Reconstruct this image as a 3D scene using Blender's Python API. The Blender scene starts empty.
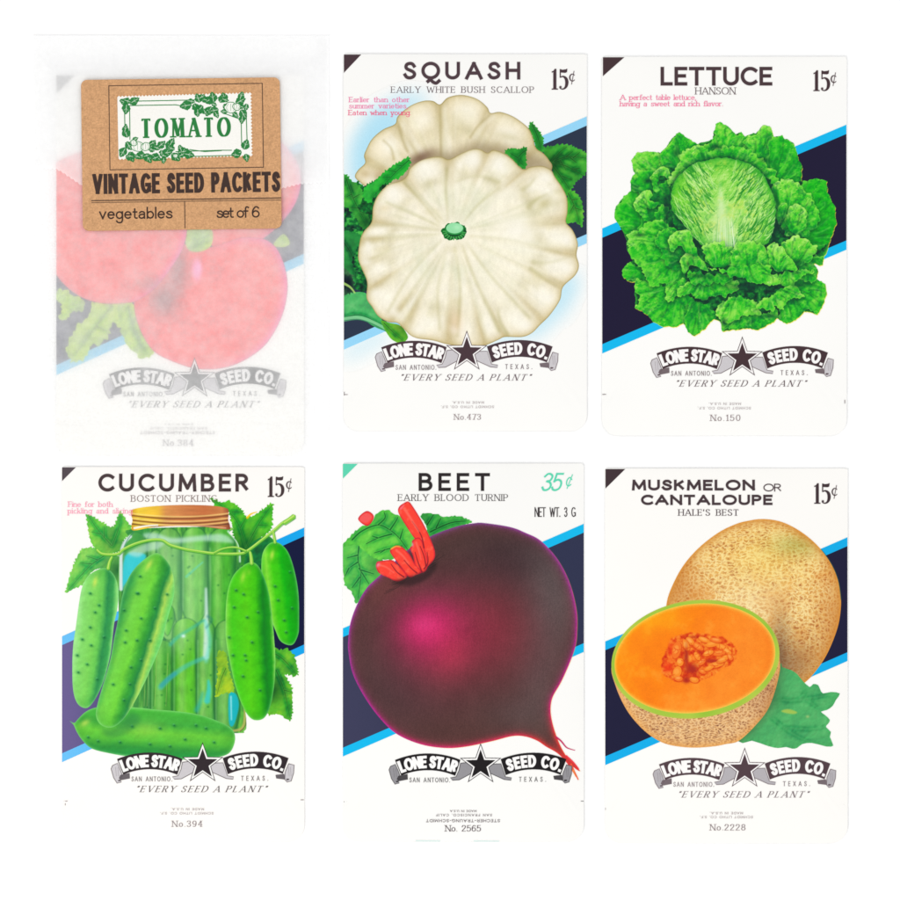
import numpy as np, math

# ---------------------------------------------------------------- printing press
# Layout unit: one third of a millimetre on the table top, x to the right, y downwards.
K = 3.0                      # printed dots per layout unit
rng = np.random.RandomState(7)

def col(*c):
    return np.array(c, float)

def smooth(pts, n=6, closed=True):
    P = np.array(pts, float); m = len(P); out = []
    for i in range(m if closed else m - 1):
        if closed:
            p0, p1, p2, p3 = P[i - 1], P[i], P[(i + 1) % m], P[(i + 2) % m]
        else:
            p0, p1, p2, p3 = P[max(i - 1, 0)], P[i], P[i + 1], P[min(i + 2, m - 1)]
        for k in range(n):
            t = k / n
            out.append(.5 * ((2 * p1) + (p2 - p0) * t + (2 * p0 - 5 * p1 + 4 * p2 - p3) * t * t + (3 * p1 - p0 - 3 * p2 + p3) * t ** 3))
    if not closed:
        out.append(P[-1])
    return np.array(out)

def resample(P, step, closed=True):
    P = np.array(P, float)
    Q = np.vstack([P, P[:1]]) if closed else P
    d = np.r_[0, np.cumsum(np.hypot(*np.diff(Q, axis=0).T))]
    n = max(3, int(d[-1] / step))
    s = np.linspace(0, d[-1], n, endpoint=not closed)
    return np.c_[np.interp(s, d, Q[:, 0]), np.interp(s, d, Q[:, 1])]

def normals(P):
    T = np.roll(P, -1, 0) - np.roll(P, 1, 0)
    T /= np.maximum(np.hypot(T[:, 0], T[:, 1])[:, None], 1e-9)
    return np.c_[-T[:, 1], T[:, 0]]

def wobble(P, amp, lam, seed, step=.6):
    """uneven natural edge: smooth random displacement along the normal"""
    P = resample(P, step); n = len(P); r = np.random.RandomState(seed)
    N = normals(P); L = n * step; d = np.zeros(n); s = np.arange(n) / n
    for a, l in ((1., lam), (.55, lam / 2.2), (.3, lam / 4.5)):
        m = max(3, int(L / l)); v = r.uniform(-1, 1, m)
        f = s * m; i = f.astype(int) % m; t = f - f.astype(int); t = t * t * (3 - 2 * t)
        d += a * (v[i] * (1 - t) + v[(i + 1) % m] * t)
    return P + N * d[:, None] * amp

def serrate(P, tooth, depth, seed=0):
    """saw-toothed leaf margin"""
    P = resample(P, tooth / 6.); n = len(P); N = normals(P); r = np.random.RandomState(seed)
    area = .5 * np.sum(P[:, 0] * np.roll(P[:, 1], -1) - np.roll(P[:, 0], -1) * P[:, 1])
    sg = -1 if area > 0 else 1
    tl = np.r_[0, np.cumsum(.55 + 1.3 * r.rand(int(n / 6.0) * 2 + 8) ** 1.3)]
    ph = np.interp(np.arange(n) / 6.0, tl, np.arange(len(tl)))
    f = ph % 1.0
    d = depth * np.where(f < .75, f / .75, (1 - f) / .25) * (0.35 + 1.3 * r.rand(int(ph.max()) + 3)[ph.astype(int)])
    return P + N * (sg * (d - depth * .4))[:, None]

def box1(a, r, ax):
    if r < 1: return a
    a = np.moveaxis(a, ax, 0); n = a.shape[0]
    p = np.concatenate([np.repeat(a[:1], r + 1, 0), a, np.repeat(a[-1:], r, 0)], 0)
    c = np.cumsum(p, 0)
    return np.moveaxis((c[2 * r + 1:2 * r + 1 + n] - c[:n]) / (2 * r + 1), 0, ax)

def blur(a, sig_u):
    s = sig_u * K
    r = int(round(math.sqrt(12 * s * s / 3 + 1) / 2 - .5))
    for _ in range(3):
        a = box1(box1(a, r, 0), r, 1)
    return a

def vnoise(shape, cell, seed, ax=1., ay=1.):
    """value noise, cell size in units"""
    r = np.random.RandomState(seed); h, w = shape
    yy = np.arange(h) / (cell * K * ay); xx = np.arange(w) / (cell * K * ax)
    g = r.rand(int(yy[-1]) + 3, int(xx[-1]) + 3)
    iy = yy.astype(int); fy = yy - iy; fy = fy * fy * (3 - 2 * fy)
    ix = xx.astype(int); fx = xx - ix; fx = fx * fx * (3 - 2 * fx)
    a = g[iy][:, ix] * (1 - fx) + g[iy][:, ix + 1] * fx
    b = g[iy + 1][:, ix] * (1 - fx) + g[iy + 1][:, ix + 1] * fx
    return a * (1 - fy[:, None]) + b * fy[:, None]

def fbm(shape, cell, seed, octv=4, ax=1., ay=1., gain=.55):
    o = 0; a = 1.; s = 0
    for k in range(octv):
        o = o + a * vnoise(shape, cell / 2 ** k, seed + 31 * k, ax, ay); s += a; a *= gain
    return o / s

def worley(X, Y, cx, cy, seed):
    """F1, F2 distances to jittered points, cell size cx by cy"""
    r = np.random.RandomState(seed); u = X / cx; v = Y / cy
    iu = np.floor(u).astype(int); iv = np.floor(v).astype(int)
    u0, v0 = iu.min() - 1, iv.min() - 1
    J = r.rand(iv.max() - v0 + 3, iu.max() - u0 + 3, 3)
    f1 = np.full(u.shape, 9.); f2 = np.full(u.shape, 9.); idv = np.zeros(u.shape)
    for a in (-1, 0, 1):
        for b in (-1, 0, 1):
            q = J[iv + b - v0, iu + a - u0]
            d = np.hypot(iu + a + .1 + .8 * q[..., 0] - u, iv + b + .1 + .8 * q[..., 1] - v)
            near = d < f1
            f2 = np.where(near, f1, np.minimum(f2, d)); idv = np.where(near, q[..., 2], idv); f1 = np.where(near, d, f1)
    return f1, f2, idv

def ramp(t, stops):
    """piecewise linear colour ramp"""
    ts = [s[0] for s in stops]; cs = np.array([s[1] for s in stops], float)
    return np.stack([np.interp(t, ts, cs[:, k]) for k in range(3)], -1)

def mixc(a, b, t):
    t = np.asarray(t)
    if t.ndim: t = t[..., None]
    return np.asarray(a, float) * (1 - t) + np.asarray(b, float) * t

def sstep(a, b, x):
    t = np.clip((x - a) / (b - a), 0, 1)
    return t * t * (3 - 2 * t)

class Win:
    pass

class Art:
    """one printed front: colours on a grid of dots and, for each dot, the printed part it belongs to"""
    def __init__(self, x0, y0, x1, y1, paper):
        self.x0, self.y0 = x0, y0
        self.W = int(round((x1 - x0) * K)) + 1; self.H = int(round((y1 - y0) * K)) + 1
        self.x1 = x0 + (self.W - 1) / K; self.y1 = y0 + (self.H - 1) / K
        self.img = np.empty((self.H, self.W, 3)); self.img[:] = paper
        self.paper = np.array(paper, float)
        self.ids = np.zeros((self.H, self.W), np.int32); self.parts = [None]
        self.clip = None
    def part(self, name, sub=None):
        """start a new printed part: (name, parent index or None)"""
        self.parts.append((name, sub)); self.cur = len(self.parts) - 1
        return self.cur
    def window(self, xa, ya, xb, yb, pad=1.):
        i0 = max(0, int((xa - pad - self.x0) * K)); i1 = min(self.W, int((xb + pad - self.x0) * K) + 2)
        j0 = max(0, int((ya - pad - self.y0) * K)); j1 = min(self.H, int((yb + pad - self.y0) * K) + 2)
        if i1 <= i0 or j1 <= j0: return None
        w = Win(); w.sl = (slice(j0, j1), slice(i0, i1)); w.i0, w.j0 = i0, j0
        w.x = self.x0 + np.arange(i0, i1) / K; w.y = self.y0 + np.arange(j0, j1) / K
        w.X, w.Y = np.meshgrid(w.x, w.y); w.shape = w.X.shape
        return w
    def mask(self, polys, pad=1., w=None, ss=4):
        """anti-aliased coverage of closed polygons (non-zero, signed) in their window"""
        if isinstance(polys, np.ndarray) or not isinstance(polys[0][0], (list, tuple, np.ndarray)):
            polys = [polys]
        polys = [np.array(p, float) for p in polys]
        A = np.vstack(polys)
        if w is None:
            w = self.window(A[:, 0].min(), A[:, 1].min(), A[:, 0].max(), A[:, 1].max(), pad)
            if w is None: return None, None
        h, wd = w.shape; acc = np.zeros((h * ss, wd + 2))
        for P in polys:
            px = (P[:, 0] - w.x[0]) * K + .5; py = ((P[:, 1] - w.y[0]) * K + .5) * ss
            qx, qy = np.roll(px, -1), np.roll(py, -1)
            up = py < qy
            ax = np.where(up, px, qx); ay = np.where(up, py, qy); bx = np.where(up, qx, px); by = np.where(up, qy, py)
            sg = np.where(up, 1., -1.)
            r0 = np.clip(np.ceil(ay - .5).astype(int), 0, h * ss); r1 = np.clip(np.ceil(by - .5).astype(int), 0, h * ss)
            cnt = np.maximum(r1 - r0, 0); keep = cnt > 0
            if not keep.any(): continue
            idx = np.repeat(np.nonzero(keep)[0], cnt[keep])
            offs = np.arange(len(idx)) - np.repeat(np.r_[0, np.cumsum(cnt[keep])[:-1]], cnt[keep])
            row = r0[idx] + offs
            x = ax[idx] + (row + .5 - ay[idx]) / (by[idx] - ay[idx]) * (bx[idx] - ax[idx])
            x = np.clip(x, 0, wd); c = np.floor(x).astype(int); f = x - c
            np.add.at(acc, (row, c), sg[idx] * (1 - f)); np.add.at(acc, (row, c + 1), sg[idx] * f)
        m = np.cumsum(acc, 1)[:, :wd]
        m = np.clip(np.abs(m), 0, 1).reshape(h, ss, wd).mean(1)
        return m, w
    def put(self, m, w, c, a=1., own=True):
        """lay colour c (constant or array) through coverage m"""
        if w is None: return
        k = m * a
        if self.clip is not None: k = k * self.clip[w.sl]
        t = self.img[w.sl]; c = np.asarray(c, float)
        self.img[w.sl] = t * (1 - k[..., None]) + c * k[..., None]
        if own:
            i = self.ids[w.sl]; mm = k if a >= 1 else k / a
            self.ids[w.sl] = np.where((mm > .5) | ((mm > .02) & (i == 0)), self.cur, i)
        elif own is not None:
            i = self.ids[w.sl]
            self.ids[w.sl] = np.where((k > .02) & (i == 0), self.cur, i)
    def fill(self, poly, c, a=1., own=True, soft=0, pad=None):
        m, w = self.mask(poly, pad=(1 + 3 * soft) if pad is None else pad)
        if w is None: return
        if soft: m = blur(m, soft)
        if callable(c): c = c(w, m)
        self.put(m, w, c, a, own)
    def full(self, poly):
        """coverage over the whole front"""
        w = self.window(self.x0, self.y0, self.x1, self.y1, 0)
        return self.mask(poly, w=w)[0]
    def stroke(self, pts, w0, w1=None, c=(0, 0, 0), a=1., soft=0, own=False, sm=True, mid=None):
        w1 = w0 if w1 is None else w1
        P = smooth(pts, 6, False) if sm and len(pts) > 2 else np.array(pts, float)
        self.fill(ribbon(P, w0, w1, mid), c, a, own, soft)
    def blob(self, x, y, rx, ry, c, a=1., rot=0, own=False, p=2.):
        """soft round patch of colour"""
        R = max(rx, ry) * 2.6
        w = self.window(x - R, y - R, x + R, y + R)
        if w is None: return
        cr, sr = math.cos(math.radians(rot)), math.sin(math.radians(rot))
        u = ((w.X - x) * cr + (w.Y - y) * sr) / rx; v = (-(w.X - x) * sr + (w.Y - y) * cr) / ry
        self.put(np.exp(-np.power(u * u + v * v, p / 2.)), w, c, a, own)

def ribbon(P, w0, w1, mid=None):
    P = np.array(P, float); n = len(P)
    T = np.gradient(P, axis=0); T /= np.maximum(np.hypot(T[:, 0], T[:, 1])[:, None], 1e-9)
    N = np.c_[-T[:, 1], T[:, 0]]; s = np.linspace(0, 1, n)
    wd = (w0 + (w1 - w0) * s) if mid is None else np.interp(s, [0, .5, 1], [w0, mid, w1])
    wd = wd[:, None] / 2
    e0 = P[:1] - T[:1] * wd[0] * .7; e1 = P[-1:] + T[-1:] * wd[-1] * .7
    return np.vstack([e0, P + N * wd, e1, (P - N * wd)[::-1]])

def ellipse(cx, cy, rx, ry, n=48, rot=0):
    t = np.linspace(0, 2 * np.pi, n, endpoint=False); c, s = math.cos(math.radians(rot)), math.sin(math.radians(rot))
    x, y = rx * np.cos(t), ry * np.sin(t)
    return np.c_[cx + x * c - y * s, cy + x * s + y * c]

# ---------------------------------------------------------------- lettering
def arc(cx, cy, rx, ry, a0, a1, n=14):
    t = np.radians(np.linspace(a0, a1, n))
    return [(cx + rx * math.cos(k), cy + ry * math.sin(k)) for k in t]

def L(*v):
    return [(v[i], v[i + 1]) for i in range(0, len(v), 2)]

def C(*v):
    return [tuple(p) for p in smooth(L(*v), 5, False)]

_S = C(.53, .82, .44, .95, .29, 1, .11, .93, .05, .76, .12, .62, .3, .52, .48, .41, .56, .25, .48, .08, .28, 0, .1, .05, 0, .2)
GL = {   # letter: width, strokes (cap height 1, y up)
 'A': (.84, [L(0, 0, .42, 1), L(.42, 1, .84, 0), L(.15, .33, .69, .33)]),
 'B': (.6, [L(0, 0, 0, 1), L(0, 1, .27, 1) + arc(.29, .77, .24, .23, 90, -90) + L(0, .54), L(0, .54, .3, .54) + arc(.32, .27, .28, .27, 90, -90) + L(0, 0)]),
 'C': (.76, [arc(.44, .5, .44, .5, 48, 312, 22)]),
 'D': (.74, [L(0, 0, 0, 1), L(0, 1, .24, 1) + arc(.26, .5, .48, .5, 90, -90, 20) + L(0, 0)]),
 'E': (.52, [L(0, 0, 0, 1), L(0, 1, .52, 1), L(0, .52, .45, .52), L(0, 0, .52, 0)]),
 'F': (.5, [L(0, 0, 0, 1), L(0, 1, .5, 1), L(0, .5, .42, .5)]),
 'G': (.8, [arc(.44, .5, .44, .5, 48, 330, 22), L(.82, 0.1, .82, .42), L(.82, .42, .55, .42)]),
 'H': (.68, [L(0, 0, 0, 1), L(.68, 0, .68, 1), L(0, .52, .68, .52)]),
 'I': (0, [L(0, 0, 0, 1)]),
 'K': (.62, [L(0, 0, 0, 1), L(.6, 1, .02, .42), L(.2, .6, .62, 0)]),
 'L': (.48, [L(0, 1, 0, 0), L(0, 0, .48, 0)]),
 'M': (.86, [L(0, 0, .05, 1), L(.05, 1, .43, .12, .81, 1), L(.81, 1, .86, 0)]),
 'N': (.72, [L(0, 0, 0, 1), L(0, 1, .72, 0), L(.72, 0, .72, 1)]),
 'O': (.92, [arc(.46, .5, .46, .5, 90, 450, 30)]),
 'P': (.56, [L(0, 0, 0, 1), L(0, 1, .26, 1) + arc(.28, .74, .28, .26, 90, -90) + L(0, .48)]),
 'Q': (.92, [arc(.46, .5, .46, .5, 90, 450, 30), C(.3, -.1, .45, -.02, .6, -.14, .78, -.2, .95, -.08)]),
 'R': (.6, [L(0, 0, 0, 1), L(0, 1, .26, 1) + arc(.28, .75, .26, .25, 90, -90) + L(0, .5), L(.26, .5, .6, 0)]),
 'S': (.56, [_S]),
 'T': (.66, [L(.33, 0, .33, 1), L(0, 1, .66, 1)]),
 'U': (.68, [L(0, 1, 0, .34) + arc(.34, .34, .34, .34, 180, 360, 18) + L(.68, 1)]),
 'V': (.78, [L(0, 1, .39, 0), L(.39, 0, .78, 1)]),
 'W': (1.1, [L(0, 1, .28, 0), L(.28, 0, .55, .9), L(.55, .9, .82, 0), L(.82, 0, 1.1, 1)]),
 'X': (.7, [L(0, 0, .7, 1), L(0, 1, .7, 0)]),
 'Y': (.72, [L(0, 1, .36, .45), L(.72, 1, .36, .45), L(.36, .45, .36, 0)]),
 '0': (.56, [arc(.28, .5, .28, .5, 90, 450, 26)]),
 '1': (.26, [L(.2, 0, .2, 1), L(.2, 1, 0, .8)]),
 '2': (.54, [C(.02, .74, .1, .94, .28, 1, .48, .9, .5, .7, .36, .46, .14, .22, 0, 0), L(0, 0, .54, 0)]),
 '3': (.52, [C(0, .84, .14, .98, .28, 1, .46, .9, .48, .74, .38, .58, .2, .54, .4, .48, .52, .3, .46, .1, .26, 0, .1, .03, 0, .16)]),
 '4': (.58, [L(.42, 0, .42, 1), L(.42, 1, 0, .3), L(0, .3, .58, .3)]),
 '5': (.54, [L(.5, 1, .1, 1), L(.1, 1, .05, .54), C(.05, .54, .26, .64, .48, .54, .54, .32, .46, .1, .25, 0, .08, .04, 0, .16)]),
 '6': (.54, [C(.5, .88, .36, 1, .2, .95, .04, .66, 0, .34, .08, .1, .27, 0, .47, .1, .54, .32, .45, .52, .28, .6, .1, .52, .01, .34)]),
 '7': (.52, [L(0, 1, .52, 1), L(.52, 1, .2, 0)]),
 '8': (.54, [arc(.27, .76, .22, .24, 90, 450, 20), arc(.27, .27, .27, .27, 90, 450, 20)]),
 '9': (.54, [arc(.27, .68, .26, .32, 90, 450, 20), C(.53, .68, .52, .4, .4, .1, .2, 0, .06, .08)]),
 '.': (.04, [L(.02, .02, .04, .02)]),
 ',': (.06, [L(.05, .06, 0, -.16)]),
 "'": (.04, [L(.03, 1, 0, .74)]),
 '-': (.3, [L(0, .45, .3, .45)]),
 '"': (.2, [L(.02, 1, 0, .8), L(.18, 1, .16, .8)]),
 'a': (.46, [C(.04, .54, .14, .65, .28, .66, .4, .58, .42, .44), L(.42, .44, .42, 0), C(.42, .38, .2, .38, .02, .28, .01, .12, .14, 0, .3, .03, .42, .16)]),
 'b': (.48, [L(0, 0, 0, 1), arc(.24, .33, .24, .33, 180, -180, 20)]),
 'c': (.44, [arc(.25, .33, .25, .33, 48, 312, 18)]),
 'd': (.48, [L(.48, 0, .48, 1), arc(.24, .33, .24, .33, 0, 360, 20)]),
 'e': (.48, [L(.02, .35, .47, .35), arc(.245, .33, .24, .33, 2, 315, 20)]),
 'f': (.32, [C(.36, .94, .28, 1, .18, .97, .13, .84, .13, .7), L(.13, .7, .13, 0), L(0, .64, .3, .64)]),
 'g': (.48, [arc(.24, .33, .24, .33, 0, 360, 20), L(.48, .66, .48, -.04), C(.48, -.04, .42, -.24, .24, -.3, .08, -.25, .02, -.16)]),
 'h': (.46, [L(0, 0, 0, 1), C(0, .4, .08, .6, .24, .66, .42, .58, .46, .4), L(.46, .4, .46, 0)]),
 'i': (.0, [L(0, 0, 0, .66), L(0, .9, 0, .94)]),
 'k': (.44, [L(0, 0, 0, 1), L(.4, .66, .02, .28), L(.16, .42, .44, 0)]),
 'l': (.0, [L(0, 0, 0, 1)]),
 'm': (.76, [L(0, 0, 0, .66), C(0, .42, .06, .6, .2, .66, .34, .6, .38, .42), L(.38, .42, .38, 0), C(.38, .42, .44, .6, .58, .66, .72, .6, .76, .42), L(.76, .42, .76, 0)]),
 'n': (.46, [L(0, 0, 0, .66), C(0, .4, .08, .6, .24, .66, .42, .58, .46, .4), L(.46, .4, .46, 0)]),
 'o': (.5, [arc(.25, .33, .25, .33, 90, 450, 22)]),
 'p': (.48, [L(0, -.28, 0, .66), arc(.24, .33, .24, .33, 180, -180, 20)]),
 'r': (.3, [L(0, 0, 0, .66), C(0, .4, .07, .58, .2, .66, .32, .62)]),
 's': (.42, [C(.4, .54, .32, .64, .2, .66, .06, .6, .04, .48, .2, .36, .38, .26, .42, .14, .34, .03, .2, 0, .06, .04, 0, .14)]),
 't': (.28, [L(.12, .88, .12, .16) + arc(.25, .14, .13, .14, 180, 290, 8), L(0, .64, .28, .64)]),
 'u': (.46, [L(0, .66, 0, .24) + arc(.22, .22, .22, .22, 180, 330, 10) + L(.46, .3), L(.46, 0, .46, .66)]),
 'v': (.46, [L(0, .66, .23, 0), L(.23, 0, .46, .66)]),
 'w': (.7, [L(0, .66, .18, 0), L(.18, 0, .35, .6), L(.35, .6, .52, 0), L(.52, 0, .7, .66)]),
 'y': (.46, [L(0, .66, .23, 0), L(.46, .66, .23, 0), L(.23, 0, .12, -.28), L(.12, -.28, 0, -.26)]),
}
_free = {'E': 3, 'F': 2, 'L': 1, 'T': 1, 'Z': 1}

class Style:
    def __init__(self, thick, thin=None, xs=1., serif=0., track=.16, slant=0., box=False, space=.42, tick=None, lift=0.):
        self.thick = thick; self.thin = thick if thin is None else thin
        self.xs = xs; self.serif = serif; self.track = track; self.slant = slant; self.box = box; self.space = space
        self.tick = serif * .9 if tick is None else tick; self.lift = lift

def squarish(pts, cx, cy):
    return pts

def layout(s, st, width=None):
    """stroke list of a line of text in em units; letters spread to the given width"""
    adv = [st.space if c == ' ' else GL[c][0] * st.xs + st.thick for c in s]
    nat = sum(adv); n = len(s) - 1
    tr = st.track if width is None or n == 0 else (width - nat) / n
    x = 0.; segs = []; t = st.thick
    for c, a in zip(s, adv):
        if c != ' ':
            for k, poly in enumerate(GL[c][1]):
                P = np.array(poly, float)
                P[:, 0] = P[:, 0] * st.xs + x + t / 2
                hi = 1. if c.isupper() or c.isdigit() else (1. if P[:, 1].max() > .8 else .66)
                P[:, 1] = np.where((P[:, 1] >= -.05), st.thin / 2 + P[:, 1] * (hi - st.thin) / hi, P[:, 1])
                D = np.diff(P, axis=0); ln = np.hypot(D[:, 0], D[:, 1])
                vert = np.abs(D[:, 1]) / np.maximum(ln, 1e-9)
                wd = st.thin + (st.thick - st.thin) * vert ** 1.5
                if st.thin < st.thick * .8:        # contrast: left-leaning diagonals are hairlines
                    if c in 'AVWMXYNvwyk' and len(P) <= 3:
                        for i in range(len(D)):
                            up = D[i, 1] * D[i, 0] > .02 * abs(D[i, 1])
                            stem = abs(D[i, 0]) < .12 * abs(D[i, 1])
                            if c in 'NM' and stem: wd[i] = st.thick if (c == 'M' and k == 2) else st.thin * 1.25
                            elif c == 'Y' and stem: wd[i] = st.thick
                            elif vert[i] < .2: wd[i] = st.thin
                            else: wd[i] = st.thin * 1.25 if up else st.thick
                for i in range(len(D)):
                    if ln[i] < 1e-6: continue
                    diag = ln[i] > .2 and .2 < vert[i] < .985
                    at = [abs(p[1] - st.thin / 2) < .04 or abs(p[1] - (hi - st.thin / 2)) < .04 for p in (P[i], P[i + 1])]
                    segs.append((P[i], P[i + 1], wd[i], i == 0, i == len(D) - 1, not diag or (at[0] and at[1])))
                if st.serif and c not in '.,-"' and c not in "'":
                    for e, o in ((P[0], P[1]), (P[-1], P[-2])):
                        d = o - e; yv = e[1]
                        if abs(d[1]) > 1.2 * abs(d[0]) and (abs(yv - st.thin / 2) < .03 or abs(yv - (hi - st.thin / 2)) < .03 or yv < -.2) and not (c in 'AVWMNvw' and ((c == 'A' and yv > .5) or (c in 'VWvw' and yv < .2) or (c == 'M' and (k == 1)) or (c == 'N' and k == 1))) and c not in 'SCGOQcoesa' and not (c in 'bdpqghmnru' and len(P) > 3 and yv > .3) and not (c in 'BDPR' and len(P) > 3) and not c in '2356890':
                            q = st.serif + st.thick / 2
                            if c == '1' and yv > .5: continue
                            lo = -q if not (c in 'bdhklmnpruit' and yv > .3 and hi < 2) else -q
                            hi_ = q if not (c in 'bhklmnpruidt' and yv > .3) else st.thick / 2
                            segs.append((e + (lo, 0), e + (hi_, 0), st.thin, True, True, False))
                        elif c in _free and abs(d[1]) < 1e-6 and st.tick:
                            if c == 'T' or e[0] > x + a * .5:
                                sgn = -1 if yv > .7 else (1 if yv < .3 else 0)
                                b = e + (0, sgn * st.tick * 1.5) if sgn else e + (0, st.tick * .7)
                                e2 = e if sgn else e - (0, st.tick * .7)
                                segs.append((e2, b, st.thin * 1.2, True, True, False))
                    if c in 'SC' and st.tick:
                        e = P[0]; segs.append((e, e + (0.02, st.tick * 1.1), st.thin, True, True, False))
                        if c == 'S':
                            e = P[-1]; segs.append((e, e - (0.02, st.tick * 1.1), st.thin, True, True, False))
        x += a + tr
    return segs, x - tr

def draw_text(art, s, st, x0, base, cap, x1=None, c=(0, 0, 0), a=1., rot=0., warp=None, soft=0, own=True, clipy=True):
    """set one line: left x0, baseline, cap height; rot in degrees (180 prints upside down)"""
    width = None if x1 is None else (x1 - x0) / cap
    segs, wtot = layout(s, st, width)
    if warp is None:
        cr, sr = math.cos(math.radians(rot)), math.sin(math.radians(rot))
        cs = [(u * cap, -v * cap) for u in (-.3, wtot + .4) for v in (-.4, 1.3)]
        xs = [x0 + u * cr - v * sr for u, v in cs]; ys = [base + u * sr + v * cr for u, v in cs]
        w = art.window(min(xs), min(ys), max(xs), max(ys))
        if w is None: return
        dx, dy = w.X - x0, w.Y - base
        U = (dx * cr + dy * sr) / cap; V = -(-dx * sr + dy * cr) / cap
    else:
        (wx0, wy0, wx1, wy1), fn = warp
        w = art.window(wx0, wy0, wx1, wy1)
        U, V = fn(w.X, w.Y); U = (U - x0) / cap; V = V / cap
    if st.slant: U = U - V * st.slant
    px = 1. / (K * cap)
    D = np.full(w.shape, 9.)
    for p, q, wd, e0, e1, sq in segs:
        h = wd / 2 + .02
        ua, ub = min(p[0], q[0]) - h - .1, max(p[0], q[0]) + h + .1
        sel = None
        if warp is None and abs(rot) < 4 and not st.slant:
            i0 = max(0, int((x0 + ua * cap - w.x[0]) * K) - 3); i1 = min(w.shape[1], int((x0 + ub * cap - w.x[0]) * K) + 4)
            if i1 <= i0: continue
            sel = (slice(None), slice(i0, i1))
        else:
            sel = (slice(None), slice(None))
        u, v = U[sel], V[sel]
        d = q - p; ln = math.hypot(d[0], d[1]); tx, ty = d / ln
        al = (u - p[0]) * tx + (v - p[1]) * ty; pe = np.abs(-(u - p[0]) * ty + (v - p[1]) * tx) - wd / 2
        ext = wd / 2 if sq else 0.
        if st.thin < st.thick * .8 and sq: ext = st.thin / 2
        lo = -al - (ext if e0 else 0); hi = al - ln - (ext if e1 else 0)
        dd = np.maximum(pe, np.maximum(lo, hi))
        if not e1:
            dd = np.minimum(dd, np.hypot(u - q[0], v - q[1]) - wd / 2)
        D[sel] = np.minimum(D[sel], dd)
    m = np.clip(.5 - D / px, 0, 1)
    if clipy:
        m = m * np.clip(.5 + (1 - V) / px, 0, 1)
        if not any(ch in s for ch in 'Qgpy,'): m = m * np.clip(.5 + V / px, 0, 1)
    if soft: m = blur(m, soft)
    art.put(m, w, c, a, own)

F_TITLE = Style(.19, xs=.94)
F_WIDE = Style(.245, xs=1.22)
F_SER = Style(.125, .065, xs=.98, serif=.12, space=.55)
F_TYPE = Style(.155, .1, xs=1.05, serif=.12, space=.6, tick=.06)
F_BAN = Style(.225, xs=.5, space=.27)
F_TOWN = Style(.12, xs=.62, space=.4)
F_SLO = Style(.155, .06, xs=1.0, serif=.1, slant=.45, space=.2)
F_NUM = Style(.15, .085, xs=1.0, serif=.12, space=.5)
F_TINY = Style(.17, xs=1.1, space=.5)
F_NET = Style(.105, xs=.44, space=.4)
F_KRAFT = Style(.19, xs=.40, space=.26)
F_ARIAL = Style(.125, xs=1.04, space=.42)
F_STAMP = Style(.2, .08, xs=.56, serif=.065, space=.5)

def bend(cx, cy, R, xm):
    """arched baseline: circle of radius R centred below, xm maps to the top of the arch"""
    def fn(X, Y):
        a = np.arctan2(X - cx, cy - Y)
        return xm + a * R, np.hypot(X - cx, Y - cy) - R
    return fn

# ---------------------------------------------------------------- the printed fronts
def star_poly(cx, cy, R, r=.40):
    a = np.radians(np.arange(10) * 36 - 90); q = np.where(np.arange(10) % 2 == 0, R, R * r)
    return np.c_[cx + q * np.cos(a), cy + q * np.sin(a)]

def band_poly(cx, cy, R0, R1, a0, a1, b0, b1):
    t = np.radians(np.linspace(a0, a1, 24)); s = np.radians(np.linspace(b1, b0, 24))
    return np.vstack([np.c_[cx + R0 * np.sin(t), cy - R0 * np.cos(t)], np.c_[cx + R1 * np.sin(s), cy - R1 * np.cos(s)]])

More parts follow.
